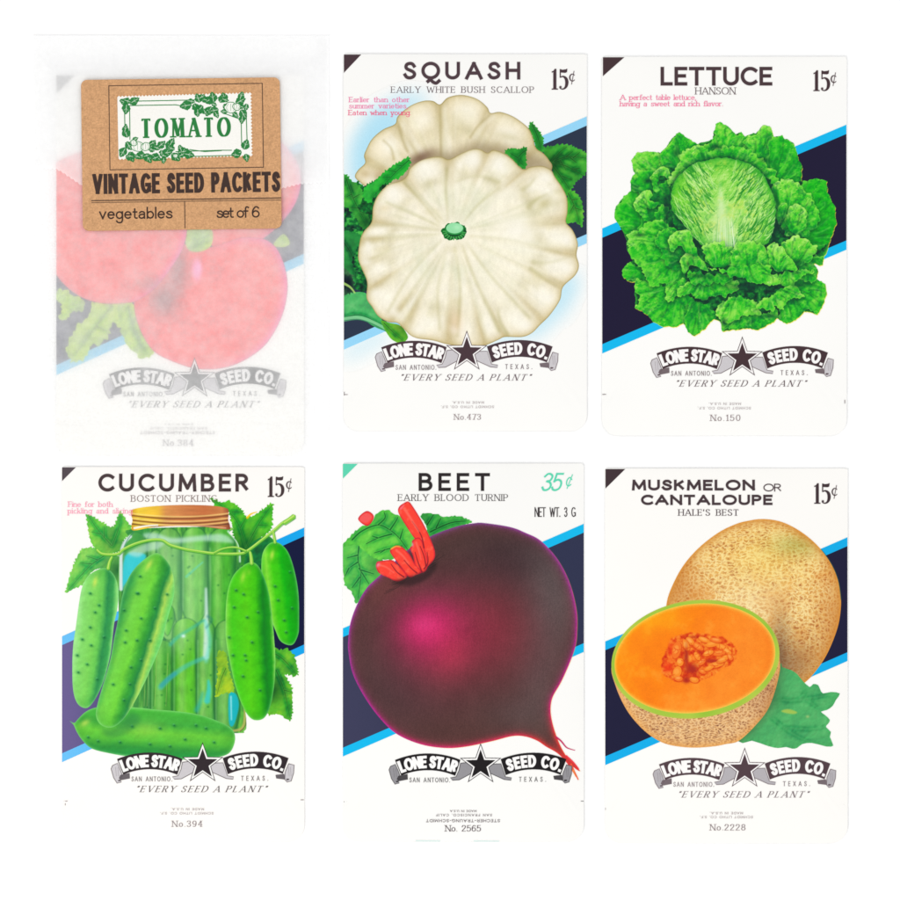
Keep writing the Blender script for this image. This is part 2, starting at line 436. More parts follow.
def emblem(art, sx, sy, ink, slogan=True, grey=(205, 201, 204), white=(252, 250, 248)):
    """arched two-piece ribbon with the star between, town line and slogan"""
    o = np.array([sx, sy]); ink = np.array(ink, float); grey = np.array(grey, float)
    def sh(P): return np.array(P, float) + o
    rb = art.part('ribbon_banner')
    lines = []
    def piece(P, c):
        P = sh(P); art.fill(P, c); lines.append(P)
    piece([(-89.6, 23.3), (-84.6, 21), (-82, 27), (-79.6, 33.3), (-82, 37), (-80.8, 39.9), (-85, 41), (-88.5, 35.5), (-91, 26.6)], grey)
    piece([(-81.5, 33), (-72.5, 31), (-72.3, 36), (-81, 37.7), (-83, 36)], mixc(ink, grey, .35))
    piece([(-19.6, 20), (-12, 19), (-4.4, 23), (-6.6, 29), (-20.7, 36.6), (-27.5, 37), (-29.7, 34.6), (-24, 33.5), (-21, 27)], grey)
    piece([(6, 21), (21, 20.5), (25.4, 33.5), (31.5, 34.6), (31, 37), (24.3, 36.3), (8, 29)], grey)
    piece([(86.5, 21.6), (92, 23), (91.5, 31), (89, 39), (85, 40), (82.6, 37.4), (83, 30)], grey)
    piece([(73.7, 33), (82, 32), (83, 37.2), (74.3, 36)], mixc(ink, grey, .35))
    for P in lines:
        art.fill(ribbon(np.vstack([P, P[:1]]), .75, .75), mixc(ink, grey, .25), .85, False)
    for q in (-86.5, -84.2, 88.2, 86.3):      # shading lines on the scrolls
        art.stroke(sh([(q, 25), (q + .8, 34)]), .5, .4, mixc(ink, grey, .5), .55)
    art.stroke(sh([(-83.6, 38.4), (-81.8, 38.2)]), 1.6, 1.2, ink, .8); art.stroke(sh([(84.6, 37.4), (86.8, 37.2)]), 1.8, 1.3, ink, .8)
    m1 = (-52, 96.2); m2 = (53.4, 95.4)
    art.fill(sh(band_poly(*m1, 86, 69.2, -22.6, 22.2, -22.8, 23.2)), ink)
    art.fill(sh(band_poly(*m2, 86, 69.2, -22.4, 22.6, -23.6, 23.2)), ink)
    art.part('lettering', rb)
    for s, mm, a, b in (('LONE STAR', m1, -27.4, 27.6), ('SEED CO.', m2, -25.2, 27.6)):
        cx, cy = mm[0] + sx, mm[1] + sy
        draw_text(art, s, F_BAN, a, 0, 12.6, b, white, warp=((cx - 36, cy - 88, cx + 36, cy - 58), bend(cx, cy, 71.2, 0)))
    art.part('star_emblem')
    art.fill(sh(star_poly(.6, 21.5, 21.8)), ink); art.fill(sh(star_poly(.6, 21.5, 19.9)), white)
    art.fill(sh(star_poly(.6, 21.7, 15.6)), ink)
    art.part('town_lettering')
    draw_text(art, 'SAN ANTONIO.', F_TOWN, sx - 70.6, sy + 39.2, 4.9, sx - 30, ink, .8)
    art.part('town_lettering')
    draw_text(art, 'TEXAS.', F_TOWN, sx + 39, sy + 38.6, 5, sx + 66, ink, .85)
    if slogan:
        art.part('slogan_lettering')
        draw_text(art, '"EVERY SEED A PLANT"', F_SLO, sx - 67, sy + 50, 6.4, sx + 63.5, ink, .85)

def price(art, x, top, base, ink, xr):
    """fifteen cents in thick-and-thin figures"""
    art.part('price_lettering'); h = base - top; s = h / 20.5
    ink = np.array(ink, float)
    def P(v): return [(x + a * s, top + b * h) for a, b in v]
    bold = []
    bold.append(P([(2.6, 0), (3.8, 0), (3.8, .95), (5.6, .975), (5.6, 1), (-.7, 1), (-.7, .975), (1.1, .95), (1.1, .15), (-.5, .18), (-.5, .13), (1.2, .1)]))
    bold.append(P([(7.6, .02), (8.2, .02), (10, .05), (13.6, .03), (14.4, 0), (14.8, 0), (14.4, .15), (13, .18), (8.3, .17), (8.2, .40), (7.5, .42)]))
    outer = smooth(P([(8.2, .385), (10.2, .345), (12.8, .37), (15, .47), (15.9, .64), (15.2, .83), (13, .96), (10, 1.0), (7.6, .95), (7.2, .88)]), 6, False)
    inner = smooth(P([(7.8, .93), (9.6, .965), (11.4, .94), (12.7, .84), (13.1, .66), (12.5, .5), (11, .405), (9.4, .395), (8.0, .43)]), 6, False)
    bold.append(np.vstack([outer, inner]))
    for Q in bold:
        Q = np.array(Q, float); art.fill(Q, ink); art.fill(ribbon(np.vstack([Q, Q[:1]]), .55, .55), ink)
    art.blob(x + 8.1 * s, top + .885 * h, 1.3 * s, 1.25 * s, ink, .95, p=5)
    cx, cy = xr - 3.1, top + h * .42
    art.stroke(arc(cx, cy, 2.7, 3.5, 40, 320, 18), .8, .8, ink, .95, own=True, sm=False, mid=1.5)
    art.stroke([(cx + 1.6, cy - 6.5), (cx - .9, cy + 6.8)], .8, .8, ink, .85, own=True)

def common(art, b, corner, ink, band, stripe, fold_y, imprint, number, tone=1.):
    """diagonal band and corner mark; b = (right x, upper y, lower y, slope, blue thickness)"""
    xr, yu, yl, sl, th = b; xa, xb = art.x0 - 2, art.x1 + 2
    def Y(y, x): return y + sl * (xr - x)
    art.part('diagonal_band')
    art.fill([(xa, Y(yu, xa)), (xb, Y(yu, xb)), (xb, Y(yl + th, xb)), (xa, Y(yl + th, xa))], stripe)
    art.fill([(xa, Y(yu + th, xa)), (xb, Y(yu + th, xb)), (xb, Y(yl, xb)), (xa, Y(yl, xa))], band)
    art.part('corner_mark'); art.fill(corner, ink)

def imprint(art, ink, lines, number):
    art.part('imprint_lettering')
    for s, xa, xb, y, cap, a in lines:
        draw_text(art, s, F_TINY, xb, y - cap, cap, xb + (xb - xa), ink, a, rot=180.)
    s, xa, xb, y, cap = number
    art.part('number_lettering'); draw_text(art, s, F_NUM, xa, y, cap, xb, ink, .85)

def ticks(art, ink, pts):
    for x, y, dx, dy in pts:
        art.part('cut_mark'); art.stroke([(x, y), (x + dx, y + dy)], .7, .6, ink, .75, own=True)

def leaf(art, pts, base, light, dark, veins=(), teeth=(3.4, 1.4), seed=0, sm=4, shade=None, vw=.8, va=.75, part='printed_leaf', rim=.35, new=True, puff=1.7, vd=.6):
    """a saw-edged leaf: pts outline, veins = list of (polyline)"""
    if new: art.part(part)
    P = smooth(pts, sm)
    if teeth: P = serrate(P, teeth[0], teeth[1], seed)
    m, w = art.mask(P, 4)
    if w is None: return
    base, light, dark = np.array(base, float), np.array(light, float), np.array(dark, float)
    n = fbm(w.shape, 9, seed + 3, 3); e = blur(m, 2.4)
    ed = np.clip((e - .5) * 2.1, 0, 1)
    c = mixc(mixc(dark, base, .35 + .65 * sstep(.2, .5, n)), light, sstep(.45, .9, n) * .6)
    c = mixc(c, light, (1 - ed) * rim)
    gy, gx = np.gradient(blur(fbm(w.shape, 3.2, seed + 9, 3), .35))
    c = c * (1 + np.clip((gx * .8 + gy) * K * .35, -.1, .1))[..., None]
    if veins:
        vm = 0
        for v in veins:
            q = np.array(v, float); q = smooth(q, 6, False) if len(q) > 2 else q
            vm = np.maximum(vm, art.mask(ribbon(q, 1.6, .8), w=w)[0])
        vb = np.clip(blur(vm, puff) * 2.2, 0, 1)
        c = mixc(c, dark, vb * vd); c = mixc(c, light, np.clip(1 - vb * 3, 0, 1) * ed * .45)
    if shade is not None:
        sx, sy, r, k = shade
        d = np.clip(1 - np.hypot(w.X - sx, w.Y - sy) / r, 0, 1)
        c = mixc(c, dark * .6, d * k)
    art.put(m, w, np.clip(c, 0, 255))
    full = np.zeros((art.H, art.W)); full[w.sl] = m
    old = art.clip; art.clip = full if old is None else full * old
    for v in veins:
        art.stroke(v, vw * 2.2, vw, light, .35, soft=.4)
        art.stroke(v, vw, vw * .45, dark * .7, va)
    art.clip = old
    return full

PAPER = (253, 252, 248)

# ---- squash -------------------------------------------------------------------------------------
def polar(w, cx, cy, outline):
    th = np.arctan2(w.Y - cy, w.X - cx); O = np.array(outline)
    a = np.arctan2(O[:, 1] - cy, O[:, 0] - cx); r = np.hypot(O[:, 0] - cx, O[:, 1] - cy)
    k = np.argsort(a); a, r = a[k], r[k]
    R = np.interp(th.ravel(), np.r_[a[-1] - 2 * np.pi, a, a[0] + 2 * np.pi], np.r_[r[-1], r, r[0]]).reshape(th.shape)
    rho = np.hypot(w.X - cx, w.Y - cy)
    return th, rho, rho / R

def squash_body(art, P, cx, cy, valleys, name, base, seed, lobes=1., dark=0.):
    art.part(name); m, w = art.mask(P, 3); th, rho, q = polar(w, cx, cy, P)
    base = np.array(base, float); e = np.clip((blur(m, 3.2) - .5) * 2.05, 0, 1); e2 = np.clip((blur(m, 7) - .5) * 2, 0, 1)
    c = np.empty(w.shape + (3,)); c[:] = base
    c = mixc(c, (246, 236, 208), .5 * fbm(w.shape, 22, seed, 3))
    gy, gx = np.gradient(blur(m, 6.)); lit = np.clip((gx * .3 + gy * .95) * 26, -1, 1)
    c = mixc(c, (226, 205, 160), np.clip(-lit, 0, 1) * .42 + dark)
    va = np.sort(np.array([math.atan2(y - cy, x - cx) for x, y in valleys]))
    dth = np.full(w.shape, 9.); k = np.zeros(w.shape, int)
    for i, v in enumerate(va):
        d = (th - v + np.pi) % (2 * np.pi) - np.pi
        near = np.abs(d) < np.abs(dth); dth = np.where(near, d, dth); k = np.where(near, i, k)
    nx = va[(np.arange(len(va)) + 1) % len(va)]; gap = (nx - va) % (2 * np.pi)
    # position between neighbouring valleys: 0 in a valley, 1 on the crest of a lobe
    i0 = (np.searchsorted(va, th.ravel()) - 1) % len(va); i0 = i0.reshape(th.shape)
    fr = ((th - va[i0]) % (2 * np.pi)) / gap[i0]
    crest = np.sin(np.pi * np.clip(fr, 0, 1))
    rim = sstep(.55, .93, q)
    wob = vnoise(w.shape, 9, seed + 5) * .8 + .6
    g = np.exp(-((np.abs(dth) * rho) / (1.5 + 4.6 * q * wob)) ** 2) * sstep(.1, .3, q)
    c = mixc(c, (196, 186, 140), g * (.22 + .46 * rim) * lobes)
    g = g * (1 - .65 * np.exp(-((w.X - 528) / 44) ** 2 - ((w.Y - 222) / 46) ** 2))
    c = mixc(c, (255, 249, 224), .6 * np.exp(-((w.X - 515) / 46) ** 2 - ((w.Y - 236) / 48) ** 2))
    side = np.exp(-((dth * rho - 4.5) / 3.2) ** 2) * sstep(.2, .6, q)
    c = mixc(c, (255, 249, 230), side * .55)
    c = mixc(c, (206, 186, 138), rim * (1 - crest) ** 1.3 * .62 * lobes)
    hl = np.exp(-((q - .84) / .085) ** 2) * crest ** 2.5
    c = mixc(c, (255, 250, 234), hl * .75 * lobes)
    dk = np.exp(-((q - .69) / .06) ** 2) * crest ** 1.5 * (vnoise(w.shape, 30, seed + 8) * 1.2)
    c = mixc(c, (200, 190, 146), dk * .6 * lobes)
    tint = fbm(w.shape, 26, seed + 12, 3); c = mixc(c, (226, 216, 176), sstep(.5, .8, tint) * .55); c = mixc(c, (216, 222, 190), sstep(.52, .85, 1 - tint) * .4 * sstep(.9, .3, q))
    hb = fbm(w.shape, 3.5, seed + 14, 3, ax=1., ay=1.6); c = c * (1 + (hb - .5) * .07)[..., None]
    st = np.interp((th + np.pi).ravel() % (2 * np.pi), np.linspace(0, 2 * np.pi, 400), np.random.RandomState(seed).rand(400)).reshape(th.shape)
    st = .5 * st + .5 * np.interp((th * 1 + np.pi).ravel() % (2 * np.pi), np.linspace(0, 2 * np.pi, 90), np.random.RandomState(seed + 1).rand(90)).reshape(th.shape)
    c = mixc(c, (186, 190, 142), np.clip(blur(st, .8) - .5, 0, 1) * .7 * (1 - rim * .6) * sstep(.05, .25, q))
    c = mixc(c, (255, 250, 232), np.clip(.47 - blur(st, .9), 0, 1) * .7)
    c = mixc(c, (198, 180, 122), (1 - e) * .62); c = mixc(c, (140, 124, 66), np.clip(1 - np.clip((blur(m, .9) - .5) * 2, 0, 1), 0, 1) * .75)
    c = mixc(c, (206, 180, 128), (1 - e2) * np.clip(-lit + .2, 0, 1) * .3)
    art.put(m, w, np.clip(c + (fbm(w.shape, .8, seed + 20, 2)[..., None] - .5) * 9, 0, 255))

def squash_art():
    art = Art(343.5, 54, 587.2, 431, (253, 252, 249)); ink = (76, 58, 64)
    art.part('blue_halo')
    for P, a in (([(352, 180), (352, 140), (372, 108), (405, 92), (432, 95), (402, 130), (385, 190)], .5), ([(346, 195), (350, 150), (366, 120), (395, 105), (410, 150)], .4), ([(470, 345), (540, 338), (572, 300), (580, 280), (560, 270), (500, 320)], .46), ([(540, 330), (570, 318), (584, 270), (565, 270)], .16), ([(345, 365), (372, 352), (392, 340), (380, 325), (345, 345)], .3)):
        art.fill(P, (150, 218, 246), a, False, soft=7)
    common(art, (586, 116.6, 234.3, .438, 9.2), [(343.5, 54), (361.5, 54), (343.5, 73)], ink, (46, 56, 76), (152, 216, 249), 397, None, None)
    G, GL_, GD = (36, 150, 50), (110, 205, 75), (14, 78, 44)
    leaf(art, [(343, 318), (343, 296), (356, 292), (368, 295), (380, 316), (386, 330), (375, 327), (362, 319), (350, 317)], (40, 165, 80), (125, 205, 130), (24, 110, 66), [[(343, 318), (362, 315), (384, 328)]], None, 5)
    art.stroke([(343, 319.5), (360, 318), (378, 325), (396, 336)], 4.2, 3.4, (135, 210, 150), .9, own=True); art.stroke([(343, 320.8), (360, 319.6), (378, 326.6), (396, 338)], 1., 1., (40, 120, 80), .7)
    leaf(art, [(381, 321), (390, 323), (401, 326), (408, 337), (402, 343), (394, 341), (388, 335)], (60, 165, 40), (170, 215, 60), (18, 105, 50), [[(384, 323), (394, 333), (404, 342)]], None, 8, shade=(404, 326, 14, .5))
    # deep foliage on the left margin
    art.part('printed_leaf')
    m, w = art.mask(serrate(smooth([(342, 196), (352, 196), (362, 192), (376, 186), (390, 178), (405, 215), (385, 240), (368, 290), (352, 286), (342, 282)], 4), 5, 2.2, 1), 3)
    n = fbm(w.shape, 4.5, 4, 4); art.put(m, w, ramp(n, [(.25, (8, 42, 38)), (.5, (18, 84, 50)), (.62, (34, 140, 54)), (.8, (80, 190, 80))]))
    for k in range(46):
        x, y = 344 + rng.rand() * 26, 205 + rng.rand() * 78; d = rng.rand() * 3.1
        art.clip = None
        if x < 365 - (y > 250) * 4:
            art.stroke([(x, y), (x + 4.5 * math.cos(d), y + 4.5 * math.sin(d) - 1)], .5, .9, (100, 200, 95) if k % 3 else (8, 40, 36), .6)
    leaf(art, [(345, 174), (352, 181), (361, 188), (363, 198), (358, 208), (368, 215), (369, 224), (362, 228), (354, 214), (346, 206), (342, 200), (342, 180)], G, GL_, GD,
         [[(346, 178), (354, 200), (368, 226)], [(352, 194), (346, 197)], [(353, 198), (360, 194)], [(358, 208), (350, 208)], [(360, 211), (366, 214)]], (4.4, 1.7), 11, shade=(366, 222, 16, .5))
    leaf(art, [(342, 235), (352, 232), (361, 236), (358, 246), (352, 262), (357, 280), (348, 287), (342, 278)], (20, 110, 52), (70, 180, 80), (8, 48, 36), [[(342, 240), (352, 256), (356, 280)]], (4, 1.6), 14)
    leaf(art, [(342, 268), (352, 275), (354, 289), (348, 294), (342, 290)], (24, 40, 44), (90, 170, 90), (12, 22, 34), [], (4, 2.5), 15)
    art.stroke([(343, 283), (350, 287), (355, 293)], 2.6, 1.4, (170, 210, 110), .9, own=True)
    # right hand leaves
    leaf(art, [(531, 122), (538, 129), (543, 138), (543, 148), (541, 153), (536, 148), (533, 138), (529, 129)], (30, 140, 46), (90, 190, 70), (14, 84, 40), [[(532, 124), (538, 138), (541, 151)]], (3.4, 1.5), 16)
    leaf(art, [(543, 149), (552, 146), (565, 144.5), (577, 148), (588, 154), (588, 158), (588, 168), (583, 176), (574, 184), (570, 193), (563, 196), (554, 180), (552, 168), (546, 158)], (34, 148, 46), (110, 200, 66), (10, 66, 36),
         [[(551, 163), (566, 157), (588, 158)], [(551, 163), (560, 152), (567, 147)], [(551, 163), (566, 166), (584, 176)], [(552, 165), (562, 178), (570, 190)], [(566, 157), (573, 151)], [(560, 160), (566, 170)], [(573, 158), (580, 152)], [(574, 169), (580, 168)], [(562, 176), (572, 180)], [(570, 157.5), (577, 163)]], (3.6, 1.5), 17, shade=(550, 165, 16, .75))
    leaf(art, [(568, 191), (576, 193), (582, 202), (583, 215), (582, 226), (575, 222), (566, 223), (567, 208)], (40, 165, 46), (140, 210, 70), (14, 88, 40), [[(568, 193), (575, 207), (580, 224)], [(572, 200), (578, 199)], [(575, 208), (582, 210)], [(574, 205), (569, 214)]], (3.4, 1.4), 18)
    back = smooth([(355, 177), (358, 170), (365, 163), (364, 156), (366, 150), (372, 139), (383, 129.5), (395, 124), (398, 116), (410, 106), (423, 101), (433, 101), (440, 104.5), (448, 97.5), (462, 95), (477, 99), (487, 107), (490.5, 113), (500, 112), (512, 116), (522, 122.5), (529, 129), (533, 138), (536, 148), (543, 153), (549, 160), (552, 169), (540, 190), (500, 210), (420, 215), (385, 200), (372, 192), (362, 184)], 5)
    squash_body(art, back, 452, 206, [(366, 158), (396, 122), (440, 104), (490, 113), (536, 150), (360, 195), (560, 190)], 'printed_squash', (240, 228, 194), 40, 1.15, .06)
    art.clip = art.full(back)
    for v in ([(440, 106), (440.5, 130), (441, 156)], [(490, 115), (478, 126), (470, 138)], [(398, 122), (402, 138), (408, 152)], [(383, 140), (391, 148), (394, 160)]):
        art.stroke(v, 1.6, 2.6, (178, 164, 112), .5, soft=.8); art.stroke(np.array(v) + (4.5, 1), 3, 4, (255, 250, 230), .5, soft=1.6)
    art.blob(470, 112, 13, 8, (255, 248, 226), .55, -40); art.blob(505, 124, 14, 7, (255, 246, 222), .5, 20); art.blob(418, 116, 10, 12, (253, 243, 214), .5)
    art.blob(379, 152, 8, 9, (255, 244, 216), .6); art.blob(509, 137, 14, 4.5, (205, 194, 150), .5, 12); art.blob(380, 176, 9, 7, (168, 140, 90), .55); art.blob(365, 174, 6, 5, (190, 164, 112), .5)
    art.fill(smooth([(372, 205), (410, 160), (433, 150), (450, 153), (475, 143), (505, 147), (545, 160), (556, 175), (540, 185), (400, 190)], 4), (120, 98, 60), .55, False, soft=4)
    art.blob(420, 158, 14, 5, (110, 76, 62), .6, -25)
    art.clip = None
    art.part('printed_leaf')
    m, w = art.mask(serrate(smooth([(356, 182), (364, 186), (372, 182), (382, 179), (392, 180), (378, 196), (372, 222), (364, 228), (354, 206)], 4), 4, 1.6, 1), 3)
    art.put(m, w, ramp(fbm(w.shape, 5, 14, 3), [(.25, (8, 52, 36)), (.5, (20, 104, 46)), (.7, (40, 150, 56))]))
    leaf(art, [(345, 174), (352, 181), (361, 188), (363, 198), (358, 208), (368, 215), (369, 224), (362, 228), (354, 214), (346, 206), (342, 200), (342, 180)], G, GL_, GD,
         [[(346, 178), (354, 200), (368, 226)], [(352, 194), (346, 197)], [(353, 198), (360, 194)], [(358, 208), (350, 208)], [(360, 211), (366, 214)]], (4.4, 1.7), 11, shade=(366, 222, 16, .5))
    leaf(art, [(409, 157), (409.5, 166), (404, 174), (396, 179), (384, 184), (376, 193), (370, 203), (364, 198), (364, 188), (374, 181), (382, 174), (392, 166), (401, 161)], (28, 168, 46), (80, 210, 80), (12, 100, 44),
         [[(409, 160), (394, 174), (372, 198)], [(402, 166), (396, 165)], [(396, 172), (388, 170)], [(390, 177), (382, 177)]], (3.6, 1.6), 12)
    leaf(art, [(505, 152), (512, 148), (519, 149), (527, 147), (526, 156), (526, 168), (521, 168), (513, 160)], (30, 140, 44), (80, 185, 70), (12, 84, 40), [[(526, 150), (518, 158), (524, 166)], [(518, 158), (510, 153)]], (3.2, 1.3), 22)
    front = smooth([(360, 240), (364, 231), (371.5, 222), (373, 207), (378, 195), (388, 185), (401, 180.5), (407, 175.5), (410, 168), (420, 161), (433, 157), (442, 157), (449, 159.5), (460, 154), (472, 149.3), (480, 149.3), (487.5, 153), (493, 150), (503, 153), (512, 159), (520, 167.5), (525, 169.5), (530, 167), (542, 166), (551, 170), (555, 177), (562, 187), (567, 198), (567.5, 212), (566, 222), (572, 229), (576, 237), (578, 245), (576.5, 255), (579, 266), (575, 275.5), (563, 287), (560, 300), (550, 315), (540, 325), (532, 333), (522, 337), (505, 337), (498, 340), (483, 346), (466, 347), (448, 344.5), (433, 340.5), (418, 338.5), (410, 335), (403, 328), (397, 323), (388, 322), (378, 316), (372, 307), (366.5, 298), (367, 282), (361, 267), (358, 257)], 5)
    squash_body(art, front, 454, 233, [(360, 240), (372, 222), (404, 178), (449, 159), (487.5, 152.5), (525, 169.5), (566, 222), (576.5, 255), (563, 287), (543, 322), (505, 337), (484, 346), (448, 344), (403, 328), (391, 322), (367, 290), (360, 263)], 'printed_squash', (250, 244, 224), 60)
    me = art.cur
    art.clip = art.full(front)
    for v, wd, a in (([(448, 222), (446, 190), (447, 168)], 3, .5), ([(440, 224), (420, 200), (404, 182)], 3, .45), ([(438, 226), (410, 212), (386, 202)], 2, .4), ([(464, 222), (478, 205), (500, 188)], 4, .3), ([(455, 182), (478, 176), (500, 182)], 5, .28), ([(462, 244), (475, 280), (500, 332)], 3.6, .4), ([(466, 242), (490, 275), (530, 318)], 4, .32), ([(455, 247), (460, 290), (457, 336)], 4, .45), ([(447, 247), (438, 290), (440, 330)], 3, .3), ([(442, 240), (410, 275), (388, 312)], 3, .34), ([(440, 234), (400, 246), (366, 262)], 2.4, .32), ([(438, 230), (400, 225), (372, 225)], 1.6, .38), ([(470, 236), (510, 240), (560, 252)], 2.4, .28), ([(470, 228), (520, 222), (562, 224)], 2, .2), ([(548, 194), (536, 200), (528, 208)], 6, .42), ([(536, 176), (529, 186), (522, 190)], 5, .36), ([(572, 256), (552, 262), (532, 262)], 4, .3), ([(560, 288), (546, 280), (530, 268)], 4, .3), ([(498, 308), (500, 322), (508, 335)], 3.5, .5)):
        art.stroke(v, .8, wd, (176, 170, 112), a, soft=1.2); art.stroke(np.array(v, float) + (wd * .9 + 1, -.6), .8, wd * 1.1, (255, 251, 234), a * .9, soft=1.4)
    for x, y, r in ((393, 192, 8), (424, 168, 9), (475, 160, 9), (500, 165, 8), (545, 178, 7), (516, 228, 22), (368, 245, 5), (366, 262, 6), (376, 293, 7), (396, 314, 7), (418, 330, 8), (548, 298, 7), (525, 325, 7), (566, 268, 6), (566, 240, 5), (455, 330, 6)):
        art.blob(x, y, r, r * .75, (255, 251, 238), .65, rng.rand() * 90)
    art.blob(456, 322, 7, 14, (226, 186, 140), .4); art.blob(545, 203, 8, 6, (188, 178, 120), .5, -30); art.blob(385, 208, 8, 4, (220, 200, 150), .4)
    art.clip = None
    art.part('stem', me)
    art.fill(wobble(ellipse(454.5, 231.5, 12, 8.6), 1.5, 3.2, 3), (24, 110, 46)); art.fill(wobble(ellipse(455, 232.5, 10.6, 7.2), 1.2, 2.6, 5), (20, 74, 40))
    for k in range(11):
        a = math.radians(10 + k * 17); art.stroke([(454.5 + 8 * math.cos(a), 231.5 + 5.6 * math.sin(a)), (454.5 + 11.5 * math.cos(a), 231.5 + 8.6 * math.sin(a))], 1.9, 1.3, (70, 170, 80), .9, own=True)
    art.fill(ellipse(454.6, 226.6 + 2.4, 9.2, 6), (48, 150, 74)); art.fill(ellipse(454.6, 228.2, 8.4, 5.3), (150, 226, 168)); art.blob(457, 227.5, 4, 2.6, (184, 240, 192), .7)
    art.part('title_lettering'); draw_text(art, 'SQUASH', F_TITLE, 403.4, 79.5, 17.9, 520.4, ink, .97)
    art.part('variety_lettering'); draw_text(art, 'EARLY WHITE BUSH SCALLOP', F_SER, 391, 92.9, 6.5, 534, ink, .9)
    art.part('advice_lettering'); pk = (238, 110, 160)
    draw_text(art, 'Earlier than other', F_TYPE, 349, 102.2, 5.4, 409.6, pk, .9); draw_text(art, 'summer varieties,', F_TYPE, 349, 108.4, 5.4, 408, pk, .9); draw_text(art, 'Eaten when young.', F_TYPE, 348.4, 115.2, 5.4, 411, (236, 92, 130), .95)
    price(art, 552.4, 68.8, 89.3, ink, 575.6)
    emblem(art, 466.2, 330.6, ink)
    ti = (130, 112, 114)
    imprint(art, ti, [('SCHMIDT LITHO CO. S.F.', 441, 494, 408.1, 2.5, .7), ('MADE IN U.S.A.', 452, 484, 403.7, 2.4, .75)], ('No.473', 454, 481, 419.8, 5.8))
    ticks(art, ink, [(344.2, 392, 0, 6), (344, 394.6, 3.6, 0)])
    return art

# ---- lettuce ------------------------------------------------------------------------------------
def ruffle(art, P, base, lt, seed, amp=2.1, lam=4.6, streak=1., sat=0., sil=None, shadow=.75):
    """one frilly lettuce leaf: dark at its base, bright at the free edge, with crinkles"""
    P = wobble(smooth(P, 5), amp, lam, seed)
    m, w = art.mask(P, 9)
    sh = np.roll(blur(m, 2.2), int(1.6 * K), 0) * (1 - m)
    k = sh * shadow
    if sil is not None: k = k * sil[w.sl]
    art.img[w.sl] = art.img[w.sl] * (1 - k[..., None]) + np.array((10, 56, 44)) * k[..., None]
    d = np.hypot(w.X - base[0], w.Y - base[1]); dm = max(np.hypot(P[:, 0] - base[0], P[:, 1] - base[1])); t = d / dm
    th = np.arctan2(w.Y - base[1], w.X - base[0])
    n1 = fbm(w.shape, 5.5, seed + 1, 4); n2 = fbm(w.shape, 2.4, seed + 2, 3)
    st = np.interp(((th + np.pi + (n1 - .5) * .5) % (2 * np.pi)).ravel(), np.linspace(0, 2 * np.pi, 84), np.random.RandomState(seed).rand(84)).reshape(th.shape)
    H = blur(m, 1.9) * 2.4 + fbm(w.shape, 8, seed + 1, 2) * 2.6 + n1 * .9 + n2 * .1 + st * .7 * streak * t
    gy, gx = np.gradient(H); lit = np.clip((gx * .45 + gy * .9) * K * 1.3, -1, 1)
    v = np.clip(.10 + .56 * t ** 1.2 * (.45 + .55 * lt) + .34 * (n1 - .5) + .2 * (st - .5) * streak + .26 * lt + .27 * lit, 0, 1)
    c = ramp(v, [(0, (10, 62, 44)), (.18, (16, 110, 48)), (.36, (24, 160, 46)), (.54, (48, 196, 42)), (.74, (118, 220, 66)), (1., (192, 242, 130))])
    n3 = fbm(w.shape, 3.4, seed + 77, 3); n4 = fbm(w.shape, 5, seed + 78, 2)
    c = mixc(c, (164, 228, 78), sstep(.54, .74, n3) * .38 * (.4 + .6 * lt)); c = mixc(c, (10, 104, 62), sstep(.54, .76, 1 - n3) * .42)
    if sat: c = mixc(c, (6, 176, 22), sat)
    r_ = np.random.RandomState(seed + 400); o_c = art.clip; F = np.zeros((art.H, art.W)); F[w.sl] = m; rib_ = []
    for k in range(int(len(P) / 9) + 6):
        e_ = P[r_.randint(len(P))]; b_ = np.array(base, float) + r_.randn(2) * 2.5; s0 = .35 + .35 * r_.rand(); s1 = .8 + .18 * r_.rand()
        mid_ = b_ + (e_ - b_) * (s0 + s1) / 2 + r_.randn(2) * 1.6
        rib_.append((([b_ + (e_ - b_) * s0, mid_, b_ + (e_ - b_) * s1]), k % 2, .25 + .35 * r_.rand()))
    rim = np.clip(1 - np.clip((blur(m, .9) - .5) * 2, 0, 1), 0, 1) * np.clip(t * 1.5 - .4, 0, 1)
    c = mixc(c, (150, 228, 84), rim * .8 * (.3 + .7 * lt))
    art.put(m, w, np.clip(c, 0, 255))
    art.clip = F if o_c is None else F * o_c
    for q_, kind, al in rib_:
        if kind: art.stroke(q_, .8, 1.7, (168, 234, 104), al * (.35 + .65 * lt), soft=.35)
        else: art.stroke(q_, 1.5, .6, (12, 92, 44), al, soft=.35)
    art.clip = o_c

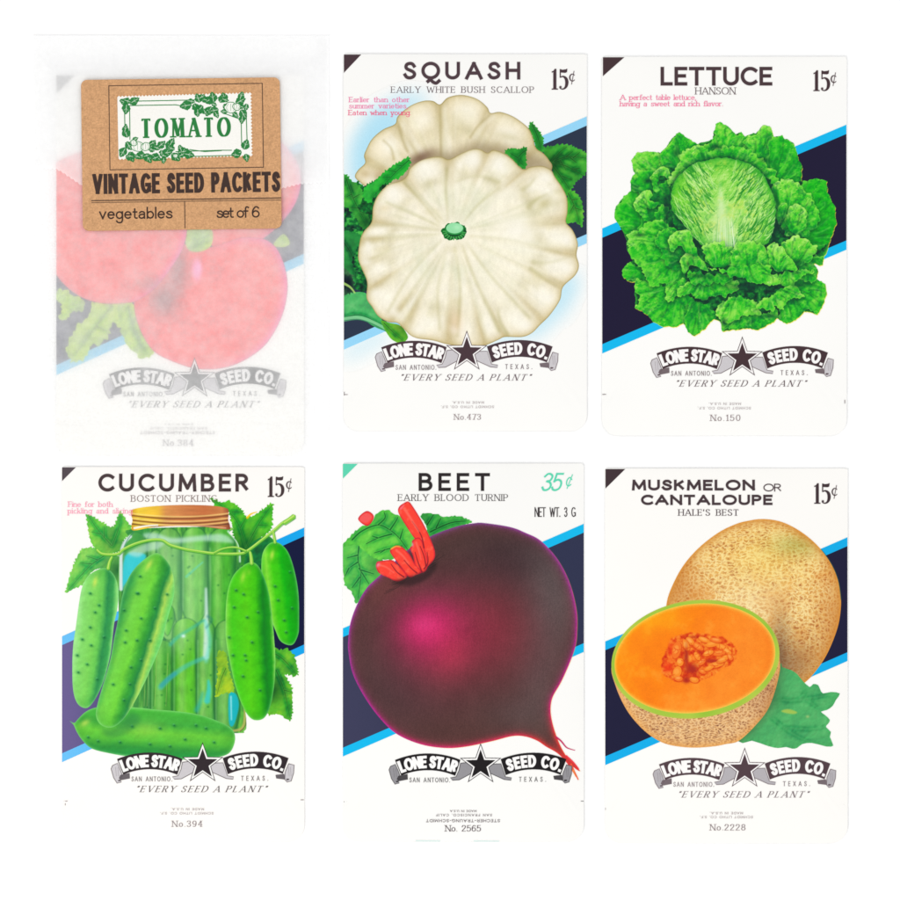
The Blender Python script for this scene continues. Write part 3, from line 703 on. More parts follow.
def lettuce_art():
    art = Art(602, 56.5, 847, 436, (254, 253, 250)); ink = (72, 54, 58)
    common(art, (845, 125.2, 241, .425, 9.3), [(603, 57), (624.5, 57), (603, 76)], ink, (34, 30, 56), (2, 186, 240), 397, None, None)
    sil = wobble(np.array([(614.4, 217), (615.8, 207), (623.8, 196.7), (631.7, 191), (630, 182), (634.6, 173.6), (631, 160.6), (636, 153), (647, 152), (660, 153), (667, 147), (673, 137.5), (679.4, 131.7), (686.6, 137.5), (697.5, 144), (712, 139.6), (716, 124.5), (720, 121.6), (730.7, 128), (734.5, 135), (741, 131.7), (744.6, 137.5), (755.5, 133), (762.7, 125), (770, 126), (773.5, 136.7), (781.5, 136), (793, 143), (798, 156), (801.7, 168), (801, 182), (816, 178.6), (827, 181), (827, 192), (835, 207), (836.4, 224), (832, 235.7), (830.6, 241), (824, 258), (822, 265), (814.7, 264), (818, 271), (817, 278.6), (825, 284), (827, 294.5), (822, 306), (817, 314), (804.6, 311), (796, 319), (786, 324), (777, 319), (767, 325), (758, 330), (747, 328.4), (722, 330.6), (720, 320.5), (713, 318), (704.7, 329), (694.6, 335.7), (687.4, 332), (683.8, 322.7), (674.4, 327), (663, 326), (652.7, 322), (647, 314.7), (635, 307.5), (634.6, 287), (635, 282), (623.8, 278.6), (622, 271), (628, 263), (632.5, 261), (626.7, 249.7), (626.7, 239.6), (625, 234), (616.6, 222)]), .7, 4, 2)
    art.part('printed_lettuce'); me = art.cur
    art.fill(resample(sil, .5) + (.5, .8), (235, 226, 60), .8, False)
    m, w = art.mask(sil, 2); n = fbm(w.shape, 3.5, 7, 4)
    art.put(m, w, ramp(n, [(.25, (12, 48, 42)), (.5, (18, 84, 48)), (.62, (24, 124, 48)), (.78, (60, 150, 60))]))
    art.put(m * np.clip(1.3 - np.clip((blur(m, 2.6) - .5) * 2, 0, 1) * 1.6, 0, 1), w, mixc((30, 146, 44), (84, 200, 56), fbm(w.shape, 4, 17, 3)))
    S = art.full(sil); art.clip = S
    R = lambda P, b, lt, s, **k: ruffle(art, P, b, lt, s, sil=S, **k)
    R([(712, 140), (715, 123), (721, 120), (732, 128), (736, 136), (742, 130), (748, 150), (730, 160), (700, 158), (698, 146)], (722, 165), .8, 1)
    R([(631, 160), (636, 152), (647, 151), (660, 152), (670, 164), (662, 178), (645, 182), (633, 174)], (674, 188), .85, 2)
    R([(660, 153), (667, 146), (673, 136), (680, 131), (688, 137), (698, 145), (700, 158), (685, 166), (668, 168)], (690, 178), .55, 3)
    R([(745, 138), (756, 132), (763, 124), (771, 126), (775, 137), (772, 157), (762, 170), (748, 154)], (756, 172), .72, 4)
    R([(773, 138), (782, 135), (794, 143), (799, 156), (802, 168), (801, 184), (787, 190), (772, 182), (765, 166), (768, 150)], (768, 196), .5, 5, sat=.15)
    R([(800, 184), (816, 177), (828, 180), (828, 192), (836, 207), (838, 224), (832, 237), (830, 243), (815, 252), (803, 244), (806, 215), (798, 195)], (795, 240), .48, 6, sat=.4)
    R([(613, 217), (615, 206), (624, 196), (633, 190), (646, 198), (652, 215), (642, 230), (628, 234), (617, 224)], (657, 226), .5, 7, sat=.25)
    R([(630, 190), (629, 181), (636, 172), (652, 171), (657, 182), (650, 196)], (660, 200), .4, 8)
    R([(640, 228), (648, 205), (660, 185), (672, 175), (680, 190), (672, 225), (660, 238)], (676, 210), .18, 9)
    R([(651, 182), (653, 173), (661, 167), (669, 170), (668, 178), (662, 176), (657, 182), (660, 190), (655, 193)], (664, 188), .9, 10, amp=1., lam=4)
    R([(635, 207), (637, 197), (646, 190), (653, 195), (650, 200), (659, 203), (654, 209), (647, 208), (648, 221), (641, 217)], (654, 214), .95, 11, amp=1., lam=4)
    R([(655, 215), (663, 205), (668, 216), (664, 228), (655, 228)], (664, 230), .5, 12)
    R([(678, 160), (684, 149), (700, 145), (712, 151), (730, 146), (746, 150), (762, 160), (776, 176), (790, 200), (770, 180), (745, 164), (715, 162), (690, 168), (676, 182), (668, 186)], (726, 190), .74, 13)
    R([(670, 200), (676, 180), (684, 168), (690, 175), (680, 200), (676, 225)], (684, 215), .5, 14)
    R([(772, 195), (778, 183), (790, 180), (802, 188), (812, 197), (818, 209), (815, 226), (805, 238), (788, 236), (780, 220)], (784, 232), .72, 15)
    R([(785, 222), (790, 208), (798, 204), (806, 212), (806, 226), (796, 234)], (790, 236), .95, 16, amp=1.)
    R([(776, 215), (780, 205), (787, 204), (786, 214), (780, 224)], (780, 226), .55, 17, amp=.8)
    R([(621, 271), (628, 262), (642, 268), (644, 282), (630, 281)], (646, 272), .55, 18, sat=.2)
    R([(640, 300), (634, 290), (636, 281), (650, 280), (668, 288), (692, 298), (716, 316), (706, 330), (696, 337), (687, 333), (684, 323), (675, 328), (663, 327), (651, 323), (645, 314), (634, 308)], (682, 284), .62, 19)
    R([(690, 300), (708, 306), (716, 318), (705, 331), (696, 337), (687, 332), (685, 318)], (698, 296), .45, 20)
    R([(778, 292), (800, 280), (812, 268), (819, 272), (818, 279), (826, 284), (829, 295), (823, 307), (818, 315), (805, 311), (796, 320), (786, 325), (777, 319), (780, 305)], (782, 280), .5, 21)
    R([(721, 331), (720, 320), (735, 318), (758, 314), (775, 312), (779, 318), (767, 326), (758, 331), (747, 329)], (748, 306), .62, 22)
    R([(800, 265), (810, 258), (822, 256), (823, 266), (815, 265), (818, 274), (812, 284), (800, 278)], (796, 256), .5, 23)
    R([(626, 248), (626, 238), (633, 231), (645, 225), (659, 220), (669, 224), (684, 240), (692, 256), (684, 280), (672, 298), (666, 296), (664, 284), (655, 288), (646, 280), (644, 270), (636, 264), (629, 257)], (690, 246), .7, 24, sat=.1)
    R([(655, 236), (668, 230), (680, 240), (684, 258), (676, 270), (664, 262), (660, 250)], (690, 260), .4, 25)
    R([(668, 240), (676, 231), (689, 231), (694, 245), (698, 256), (686, 252), (680, 246), (672, 252)], (690, 262), .85, 26, amp=.9)
    R([(680, 262), (684, 254), (694, 252), (704, 262), (708, 272), (698, 268), (690, 266), (684, 274)], (694, 282), .85, 27, amp=.8)
    R([(664, 296), (672, 282), (684, 280), (686, 290), (676, 298), (670, 300)], (684, 274), .75, 28)
    R([(676, 296), (684, 284), (700, 278), (720, 278), (737, 282), (734, 294), (718, 296), (702, 301), (688, 294)], (706, 270), .66, 29)
    R([(686, 274), (694, 272), (712, 274), (730, 276), (726, 284), (708, 284), (694, 284)], (706, 266), .55, 30)
    R([(778, 248), (784, 240), (792, 238), (800, 236), (806, 242), (816, 246), (812, 258), (804, 262), (794, 266), (786, 256)], (790, 272), .9, 31)
    R([(704, 252), (708, 246), (720, 246), (736, 250), (734, 262), (722, 268), (710, 264)], (720, 272), .8, 32)
    R([(732, 254), (738, 246), (748, 246), (762, 248), (770, 258), (766, 272), (748, 274), (734, 270)], (750, 284), .74, 33)
    R([(768, 248), (772, 243), (780, 246), (789, 256), (797, 269), (788, 270), (778, 272), (770, 264)], (776, 280), .95, 34, amp=1.1)
    R([(708, 268), (722, 270), (736, 266), (750, 264), (766, 264), (772, 272), (782, 282), (766, 284), (746, 280), (726, 274)], (744, 256), .85, 35)
    R([(778, 280), (782, 272), (796, 272), (812, 270), (806, 276), (796, 280), (790, 287)], (786, 262), .8, 36)
    R([(716, 318), (720, 304), (731, 298), (746, 297), (757, 303), (762, 312), (752, 316), (738, 318), (728, 322)], (740, 284), .85, 37)
    R([(752, 310), (760, 300), (772, 296), (784, 290), (794, 286), (805, 297), (792, 299), (786, 304), (784, 312), (775, 306), (774, 314), (764, 310)], (768, 280), .85, 38)
    # dark pockets
    for x, y, rx, ry, a in ((666, 204, 3, 14, .7), (694, 240, 2.4, 7, .6), (776, 230, 3, 9, .7), (676, 153, 3, 4, .5), (716, 147, 6, 3, .6), (700, 276, 12, 2.5, .55), (745, 287, 16, 3.5, .7), (800, 285, 8, 3, .6), (688, 264, 2, 3, .6), (770, 316, 9, 2.4, .5), (648, 181, 5, 2.4, .6), (703, 301, 9, 2.4, .5), (798, 262, 5, 3, .6), (640, 235, 6, 2, .6), (724, 322, 2.5, 4, .6), (765, 160, 5, 3, .5)):
        art.blob(x, y, rx, ry, (14, 50, 48), a, 0)
    nz = fbm((art.H, art.W), 1.6, 90, 3); sp = sstep(.62, .74, nz) * (fbm((art.H, art.W), 14, 91, 2) > .5)
    art.put(sp * S, full_win(art), np.array((14, 70, 48.)), .22, False)
    hp = wobble(smooth([(671, 207), (672, 190), (677, 178), (689, 167), (706, 160), (724, 158), (742, 161), (757, 169), (768, 183), (774, 198), (776, 214), (773, 232), (766, 244), (750, 246), (735, 247), (715, 247), (703, 246), (692, 236), (684, 224), (676, 216)], 5), .7, 4, 44)
    m, w = art.mask(hp, 8)
    sh = blur(m, 3) * (1 - m); art.img[w.sl] = mixc(art.img[w.sl], (10, 60, 46), np.clip(sh * 1.5, 0, .85) * S[w.sl])
    cx, cy = 722, 262                      # leaf veins fan out from the base of the heart
    th = np.arctan2(w.X - cx - 3 * np.sin((w.Y - 160) / 40.), cy - w.Y); d = np.hypot(w.X - cx, w.Y - cy)
    n1 = fbm(w.shape, 6, 45, 4); n2 = fbm(w.shape, 2.2, 46, 3); sw = fbm(w.shape, 12, 49, 2) - .5
    # feathered side veins: curves leaving the midrib
    ph = (d * .105 - np.abs(th) * 4.6 + sw * 3.2); br = .5 + .5 * np.cos(2 * np.pi * ph)
    side = sstep(.08, .3, np.abs(th))
    H = n1 * 1.9 + n2 * .6 + .35 * np.interp(((np.abs(th) * 2.2 + d * .03 + (n1 - .5) * .5) % 1.).ravel(), np.linspace(0, 1, 24), np.random.RandomState(8).rand(24)).reshape(th.shape); gy, gx = np.gradient(H); lit = np.clip((gx * .5 + gy * .85) * K * 1.05, -1, 1)
    e = np.clip((blur(m, 7) - .5) * 2, 0, 1)
    v = .47 + .46 * (n1 - .5) + .34 * lit + .16 * e
    c = ramp(v, [(0, (24, 112, 44)), (.25, (44, 158, 44)), (.45, (92, 198, 58)), (.62, (142, 220, 82)), (.8, (184, 236, 122)), (1, (224, 248, 182))])
    rib = np.exp(-((w.X - 724 + (246 - w.Y) * .07) / (2.4 + 10.5 * sstep(170, 250, w.Y) ** 2)) ** 2) * sstep(168, 210, w.Y)
    c = mixc(c, (206, 240, 176), rib * .85)
    c = mixc(c, (206, 224, 70), sstep(.52, .75, fbm(w.shape, 7, 48, 3)) * .4); c = mixc(c, (30, 140, 50), sstep(.55, .8, fbm(w.shape, 4, 47, 3)) * .45 * side)
    c = mixc(c, (222, 240, 170), .4 * np.exp(-((w.X - 722) / 26) ** 2 - ((w.Y - 222) / 24) ** 2))
    c = mixc(c, (60, 176, 50), np.clip(1 - e * 1.2, 0, 1) * .45); c = mixc(c, (90, 205, 30), np.exp(-((w.X - 681) / 8) ** 2 - ((w.Y - 200) / 22) ** 2) * .5)
    c = mixc(c, (24, 120, 56), np.clip(1 - np.clip((blur(m, 1.2) - .5) * 2, 0, 1), 0, 1) * .4)
    art.part('heart', me); art.put(m, w, np.clip(c, 0, 255))
    art.clip = art.full(hp); r = np.random.RandomState(5)
    for k in range(520):
        s = 1 if k % 2 else -1; y0 = 170 + r.rand() * 76; dx = (7 + r.rand() ** .7 * 42) * s; x0 = 723 + dx * (.5 + .6 * (y0 - 150) / 90)
        l = 5 + 11 * r.rand(); ang = math.radians(44 + 34 * r.rand() - abs(dx) * .35)
        q = [(x0, y0), (x0 + s * l * .6 * math.cos(ang), y0 - l * .55 * math.sin(ang)), (x0 + s * l * math.cos(ang) * .9, y0 - l * math.sin(ang) * 1.15)]
        if k % 2 == (k // 2) % 2: art.stroke(q, 1.5, .5, (36, 140, 46), .3 + .45 * r.rand(), soft=.2)
        else: art.stroke(q, 1., .5, (208, 244, 160), .5, soft=.25)
    for k in range(40):
        x0 = 712 + r.rand() * 24; art.stroke([(x0, 247), (723 + (x0 - 723) * .75, 228 - r.rand() * 12)], .9, .4, (232, 250, 212) if k % 2 else (150, 210, 120), .45)
    art.clip = S; art.cur = me
    R([(668, 240), (676, 231), (689, 231), (694, 245), (698, 256), (686, 252), (680, 246), (672, 252)], (690, 262), .85, 26, amp=.9)
    R([(702, 252), (706, 243), (720, 242), (736, 250), (734, 262), (722, 268), (710, 264)], (720, 272), .8, 32)
    R([(732, 254), (736, 243), (748, 242), (763, 244), (770, 258), (766, 272), (748, 274), (734, 270)], (750, 284), .74, 33)
    R([(768, 248), (772, 243), (780, 246), (789, 256), (797, 269), (788, 270), (778, 272), (770, 264)], (776, 280), .95, 34, amp=1.1)
    R([(708, 268), (722, 270), (736, 266), (750, 264), (766, 264), (772, 272), (782, 282), (766, 284), (746, 280), (726, 274)], (744, 256), .85, 35)
    art.clip = None
    art.part('title_lettering'); draw_text(art, 'LETTUCE', F_TITLE, 660.6, 85.6, 19, 772.4, ink, .97)
    art.part('variety_lettering'); draw_text(art, 'HANSON', F_SER, 695.4, 94.5, 7.2, 735.6, ink, .9)
    art.part('advice_lettering'); pk = (240, 104, 146)
    draw_text(art, 'A perfect table lettuce,', F_TYPE, 620, 100, 5.5, 696, pk, .9); draw_text(art, 'having a sweet and rich flavor.', F_TYPE, 620, 106.3, 5.5, 723, pk, .9)
    price(art, 814.2, 70.3, 90.8, ink, 837.2)
    emblem(art, 741.6, 336.6, ink)
    ti = (130, 112, 114)
    imprint(art, ti, [('SCHMIDT LITHO CO. S.F.', 698, 751, 409.4, 2.5, .7), ('MADE IN U.S.A.', 709, 741, 405, 2.4, .75)], ('No.150', 710.5, 740.5, 421, 6.4))
    ticks(art, ink, [(602.4, 394.4, 3.6, 0), (841, 397.6, 3.4, 0), (845, 400, 0, 3.4)])
    return art

def full_win(art):
    return art.window(art.x0, art.y0, art.x1, art.y1, 0)

# ---- cucumber -----------------------------------------------------------------------------------
def cuke(art, P, axis, hw, stops, seed, warts, name='printed_cucumber', curve=0., ends=(.10, .10), hl=None):
    """one cucumber: colour runs across its width, warts along it"""
    art.part(name); P = smooth(P, 5); m, w = art.mask(P, 4)
    (ax, ay), (bx, by) = axis; ln = math.hypot(bx - ax, by - ay); tx, ty = (bx - ax) / ln, (by - ay) / ln
    s = ((w.X - ax) * tx + (w.Y - ay) * ty) / ln
    u = (-(w.X - ax) * ty + (w.Y - ay) * tx - curve * (1 - (2 * s - 1) ** 2)) / hw
    n = fbm(w.shape, 8, seed, 4); n2 = fbm(w.shape, 1.6, seed + 2, 2)
    c = ramp(u + (n - .5) * .14, stops)
    c = c * (1 + (n - .5) * .10 + (n2 - .5) * .05)[..., None]
    e = 1 - np.clip((blur(m, 2.6) - .5) * 2.1, 0, 1)
    end = np.clip(1 - s / ends[0], 0, 1) + np.clip(1 - (1 - s) / ends[1], 0, 1)
    c = mixc(c, (24, 120, 44), end * .28)
    c = mixc(c, (150, 226, 140), e ** 2 * .55)
    gy, gx = np.gradient(fbm(w.shape, 6.5, seed + 6, 2)); c = c * (1 + np.clip((gx * .4 + gy) * K * .2, -.022, .022))[..., None]
    art.put(m, w, np.clip(c, 0, 255)); me = art.cur
    F = np.zeros((art.H, art.W)); F[w.sl] = m; art.clip = F
    if hl: 
        for x, y, rx, ry, rot, k in hl: art.blob(x, y, rx, ry, (216, 232, 96), k, rot)
    for x, y in warts:
        art.blob(x + .4, y + .7, 2.1, 1.5, (24, 110, 56), .66, 20); art.blob(x - .3, y - .8, 1.2, .8, (110, 206, 140), .45); art.blob(x + .4, y + .2, .8, .7, (16, 84, 50), .5)
    art.clip = None
    return me

def cucumber_art():
    art = Art(61.5, 467, 304.5, 843, (254, 251, 247)); ink = (70, 56, 58)
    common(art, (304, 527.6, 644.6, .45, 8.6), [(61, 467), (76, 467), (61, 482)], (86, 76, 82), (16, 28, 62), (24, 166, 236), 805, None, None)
    # glare painted into the band colour, paler towards the left margin
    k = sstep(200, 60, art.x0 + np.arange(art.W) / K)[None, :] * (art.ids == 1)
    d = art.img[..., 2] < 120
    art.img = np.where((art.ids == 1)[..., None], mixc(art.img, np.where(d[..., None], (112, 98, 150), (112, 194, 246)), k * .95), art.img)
    G, LT, DK = (66, 186, 66), (176, 228, 92), (20, 122, 70)
    leaf(art, [(84, 548), (97, 548.5), (104, 553), (118, 556), (124, 566), (120, 588), (108, 580), (104, 569), (92.6, 571.6), (84, 583), (74, 589), (66, 591.5), (69.5, 576), (75, 561.5), (79, 553)], (76, 188, 74), (176, 226, 104), (26, 134, 78), [[(104, 556), (90, 566), (68, 590)], [(92, 564), (80, 563)], [(98, 560), (86, 556)]], (3.6, 1.5), 1, shade=(118, 570, 20, .8))
    leaf(art, [(87, 514), (100, 521), (113, 527), (118.6, 514), (121.5, 513), (127, 521), (131.6, 530), (123, 541), (120, 551), (103, 554), (92.6, 545.6), (89, 535.5), (87.5, 525)], (70, 188, 62), (186, 232, 92), (28, 140, 74), [[(112, 546), (98, 530), (88, 515)], [(112, 546), (118, 530), (121, 514)], [(104, 538), (104, 526)], [(101, 534), (91, 532)]], (3.6, 1.5), 2, shade=(113, 543, 20, .45))
    leaf(art, [(209.7, 498), (220, 502), (230, 501.5), (240, 508), (247, 517), (256, 514), (264.6, 508), (272.5, 504), (272, 521), (270, 531), (259, 540), (256, 556), (240, 566), (236, 545), (233, 532.6), (228.5, 512), (218, 508)], (48, 172, 40), (140, 222, 54), (10, 112, 58), [[(246, 548), (236, 520), (214, 500)], [(246, 548), (258, 525), (272, 505)], [(240, 528), (246, 518)], [(258, 525), (268, 525)], [(232, 512), (240, 512)]], (3.6, 1.6), 3, shade=(246, 548, 26, .75))
    art.stroke([(247, 518), (251, 514), (257, 512)], 2.6, .6, (250, 200, 20), .8)
    leaf(art, [(250, 545), (268, 536), (276, 548), (268, 570), (258, 580), (244, 570)], (16, 112, 56), (60, 160, 60), (6, 70, 44), [], None, 4)
    leaf(art, [(272, 648), (279, 650), (288, 649.6), (295, 658), (297.5, 675), (285, 674.5), (291, 686), (292.5, 697), (291, 720), (279, 714.6), (266, 712), (268, 680)], (44, 160, 44), (150, 210, 50), (10, 100, 50), [[(272, 652), (284, 660), (296, 674)], [(276, 670), (284, 690), (290, 718)], [(284, 690), (291, 692)]], (4, 1.6), 5, shade=(272, 690, 17, .8))
    # jar
    jar = art.part('printed_jar')
    body = smooth([(133, 529), (128, 536), (122, 543), (119.5, 552), (118.5, 580), (119, 640), (120, 724), (160, 731), (236, 733), (244, 731), (246.5, 724), (244, 690), (242, 600), (241, 560), (239.5, 548), (236, 540), (229, 533), (227, 527)], 4)
    m, w = art.mask(body, 3); n = fbm(w.shape, 6, 70, 4, ax=.6, ay=4.); n2 = fbm(w.shape, 3, 71, 3)
    c = ramp(n, [(.2, (40, 116, 58)), (.45, (70, 152, 62)), (.6, (98, 184, 66)), (.8, (140, 206, 96))])
    c = mixc(c, (66, 140, 84), (w.X < 150) * .3)
    art.put(m, w, np.clip(c * (1 + (n2 - .5) * .12)[..., None], 0, 255))
    art.clip = art.full(body)
    for x0, x1, y0, y1, hue, sd in ((122, 148, 532, 640, (96, 176, 76), 1), (147, 166, 530, 730, (84, 168, 70), 2), (156, 182, 528, 640, (110, 186, 84), 3), (181, 208, 527, 625, (100, 192, 70), 4), (208, 236, 528, 640, (70, 176, 48), 5), (150, 176, 640, 735, (74, 164, 54), 9), (172, 200, 618, 735, (92, 196, 40), 6), (196, 216, 620, 735, (104, 186, 76), 7), (214, 240, 620, 735, (84, 160, 70), 8), (159, 176, 604, 636, (70, 180, 40), 10)):
        xm, hwd = (x0 + x1) / 2, (x1 - x0) / 2
        P = smooth([(xm, y0), (xm + hwd * .75, y0 + 5), (x1, y0 + 18), (x1, (y0 + y1) / 2), (x1 - 1, y1 - 16), (xm, y1), (x0 + 1, y1 - 16), (x0, (y0 + y1) / 2), (x0, y0 + 18), (xm - hwd * .75, y0 + 5)], 4)
        mm, ww = art.mask(P, 3)
        if ww is None: continue
        u = (ww.X - xm) / hwd; nn = fbm(ww.shape, 6, sd * 7, 3, ax=.9, ay=1.4)
        h = np.array(hue, float)
        cc = mixc(mixc(h * 1.02, (164, 220, 118), .55 * np.exp(-((u + .3) / .3) ** 2)), (30, 108, 54), sstep(.45, 1., np.abs(u + .05)) * .8)
        art.put(mm, ww, np.clip(cc * (1 + (nn - .5) * .24)[..., None], 0, 255), .8); art.stroke([(x0 + 2, y0 + 20), (x0 + 1 + hwd * .1, (y0 + y1) / 2), (x0 + 2, y1 - 14)], 1.6, 1.6, (170, 220, 150), .3, soft=.6); art.stroke(np.vstack([P, P[:1]]), 1.1, 1.1, (30, 100, 50), .5, soft=.35, sm=False)
        for k in range(5): art.blob(xm + rng.uniform(-.6, .6) * hwd, y0 + 14 + rng.rand() * (y1 - y0 - 26), 1.3, 1.1, (26, 110, 46), .55)
    for k in range(12):
        x = 133 + rng.rand() * 40; art.stroke([(x, 640 + rng.rand() * 40), (x - 2, 706)], .8, .8, (60, 128, 52) if k % 2 else (150, 190, 96), .5, soft=.2)
    # reflections in the glass
    art.fill(smooth([(127, 532), (145, 528), (150, 533), (141, 539), (136, 548), (125, 552)], 4), (52, 150, 70), .6, False, soft=.8)
    art.fill(smooth([(125, 556), (142, 553), (146, 558), (136, 568), (130, 578), (124, 586), (122, 590)], 4), (54, 206, 226), .9, False, soft=.9)
    art.fill(smooth([(143, 534), (156, 533), (172, 538), (196, 536), (222, 534), (232, 540), (232, 543), (205, 541), (175, 543), (150, 540)], 4), (206, 240, 232), .62, False, soft=1.2)
    art.fill(smooth([(128, 553), (140, 546), (152, 542), (164, 543), (158, 549), (146, 552), (138, 557)], 4), (198, 230, 214), .62, False, soft=1.1)
    art.fill(smooth([(150, 545), (206, 545), (208, 600), (190, 650), (160, 640), (172, 590)], 4), (214, 240, 226), .22, False, soft=6)
    art.stroke([(131, 536), (125, 542), (121.5, 552), (121, 570), (121, 590)], 3.2, 3.4, (232, 240, 246), .85, soft=.5); art.stroke([(134, 532), (128, 539), (124, 547)], 1, .8, (60, 130, 100), .6)
    art.stroke([(228, 531), (236, 540), (239.5, 548), (240, 562)], 2.4, 2, (206, 238, 222), .85, soft=.4)
    art.stroke([(206, 588), (206.5, 620), (206, 658)], 2.2, 6, (222, 244, 246), .75, soft=.9); art.stroke([(205, 620), (210, 640), (206, 662)], 3.5, 4, (110, 222, 206), .6, soft=1.2)
    art.stroke([(170, 645), (178, 637), (192, 628), (204, 620)], 4, 2.6, (60, 190, 176), .5, soft=.7); art.stroke([(160, 688), (172, 676), (188, 665), (204, 658)], 5.6, 4, (70, 196, 190), .55, soft=.8)
    art.stroke([(161, 686), (168, 679), (176, 673)], 4.6, 3.6, (40, 150, 180), .5, soft=.8); art.stroke([(186, 577), (196, 568), (203, 562)], 2.6, 1.6, (110, 214, 180), .6, soft=.5)
    art.stroke([(196, 711), (200, 703), (203, 692)], 5, 2.4, (40, 180, 176), .55, soft=1.); art.stroke([(207, 702), (209, 690), (208.5, 680)], 6.5, 2, (56, 206, 214), .75, soft=.9); art.stroke([(207, 616), (212, 620), (206, 628)], 3, 2, (30, 110, 120), .4, soft=.8)
    art.blob(183.5, 636, 2.2, 1.8, (222, 250, 250), .85)
    art.fill(smooth([(229, 694), (236, 694), (239, 704), (237, 716), (233, 726), (229, 722)], 4), (22, 182, 200), .9, False, soft=.5)
    art.stroke([(231, 696), (231.5, 720)], 1.6, 1.2, (200, 240, 246), .7, soft=.3)
    art.stroke([(244, 690), (245, 715), (242, 728), (232, 731)], 2.4, 2.6, (186, 176, 96), .85, soft=.4); art.stroke([(245.8, 690), (246.2, 722), (240, 731.5)], .9, .9, (110, 96, 60), .8)
    art.clip = None
    art.part('lid', jar)
    lid = smooth([(130.5, 512), (134, 509), (150, 506.5), (180, 505), (210, 505.6), (226, 508), (228.6, 512), (228.2, 520), (230, 526), (228, 529.5), (205, 527), (180, 526), (155, 527), (134, 530.5), (131.5, 526), (132.5, 520)], 5)
    m, w = art.mask(lid, 2)
    c = ramp(w.X, [(130, (206, 150, 40)), (138, (250, 214, 66)), (158, (238, 190, 64)), (166, (222, 150, 84)), (185, (206, 128, 76)), (205, (196, 112, 66)), (222, (206, 130, 76)), (229, (150, 80, 56))])
    yy = w.Y + 3.6 * (1 - ((w.X - 180) / 50) ** 2) * -1 + 3.6
    for y0, dk in ((516.5, (118, 66, 40)), (521.3, (120, 66, 40)), (525, (96, 60, 46))):
        c = mixc(c, dk, np.exp(-((yy - y0 - 2.2) / .85) ** 2) * .8); c = mixc(c, (255, 228, 140), np.exp(-((yy - y0 - .2) / .8) ** 2) * .65)
    c = c * (1 + (fbm(w.shape, 5, 81, 3, ax=2.5, ay=.5) - .5) * .16)[..., None]
    art.put(m, w, np.clip(c, 0, 255))
    art.stroke([(134, 528.2), (146, 526), (158, 525.2)], 2.2, 1.4, (250, 246, 236), .9); art.stroke([(175, 525.6), (205, 526), (226, 528)], 1.2, 1.2, (232, 190, 160), .6)
    # hanging cucumbers
    st_l = [(-1.05, (160, 230, 140)), (-.75, (134, 218, 108)), (-.2, (124, 212, 90)), (.1, (104, 200, 84)), (.38, (46, 144, 78)), (.62, (58, 160, 80)), (.82, (140, 222, 120)), (1.05, (110, 218, 150))]
    st_m = [(-1.05, (60, 160, 80)), (-.75, (50, 150, 74)), (-.35, (116, 210, 74)), (.1, (112, 210, 62)), (.42, (56, 160, 56)), (.62, (40, 136, 66)), (.82, (170, 216, 90)), (1.05, (110, 210, 100))]
    st_r = [(-1.05, (120, 214, 60)), (-.8, (70, 200, 30)), (-.2, (86, 206, 24)), (.15, (62, 190, 20)), (.45, (14, 128, 34)), (.68, (30, 150, 30)), (.86, (140, 220, 70)), (1.05, (90, 200, 60))]
    me = cuke(art, [(274.7, 542), (267.5, 545), (262, 556), (262, 580), (268, 610), (276, 632), (280.5, 641), (287.7, 645), (293.5, 644), (298, 635), (299, 625), (298.6, 596), (295, 573), (289, 554), (282, 545)], (((278, 543), (290, 644))), 17, [(-u_, c_) for u_, c_ in st_r][::-1] if False else [(-1.05, (60, 190, 70)), (-.7, (24, 150, 30)), (-.2, (10, 170, 10)), (.15, (56, 196, 20)), (.5, (64, 200, 20)), (.85, (130, 220, 60)), (1.05, (90, 200, 40))], 21, [(275, 586), (278, 600), (292, 608), (284, 620), (290, 572), (286, 632)], curve=0, hl=[(272, 555, 2.2, 5, 10, .7)])
    leaf(art, [(217, 654), (225.6, 652), (228.5, 668), (234, 690), (224, 693), (216, 697), (216, 686), (218, 673)], (110, 180, 50), (200, 216, 40), (50, 130, 50), [[(226, 668), (221, 680), (217, 695)]], (3.4, 1.4), 6)
    st_b = [(-1.05, (120, 214, 90)), (-.8, (70, 180, 60)), (-.35, (66, 170, 62)), (.0, (104, 200, 60)), (.3, (88, 190, 60)), (.6, (50, 150, 60)), (.85, (40, 150, 66)), (1.05, (120, 220, 130))]
    cuke(art, [(69.5, 721), (74, 723), (78, 719), (84, 713), (91, 709), (100, 707), (118, 707), (136, 707.4), (156, 709.5), (175, 711), (196.7, 714), (215.5, 720), (230, 727), (235, 735), (234, 745), (228.5, 753.6), (216, 757.5), (195, 759.6), (160, 759), (130, 756.6), (113, 754), (92.6, 749), (82.5, 740.6), (76.7, 732), (73.5, 725)], ((72, 728), (235, 738)), 26, st_b, 25, [(160, 728), (174, 725), (196, 725), (185, 739), (132, 726), (120, 742), (206, 728), (150, 744), (88, 737), (98, 741), (170, 746), (214, 742)], curve=0, hl=[(85, 723, 3, 5, 60, .6), (146, 728, 16, 8, 0, .25)])
    art.fill(smooth([(97, 712), (100, 725), (108.5, 729), (118, 726), (132, 712), (140, 722), (120, 736), (104, 734)], 4), (40, 120, 70), .45, False, soft=2)
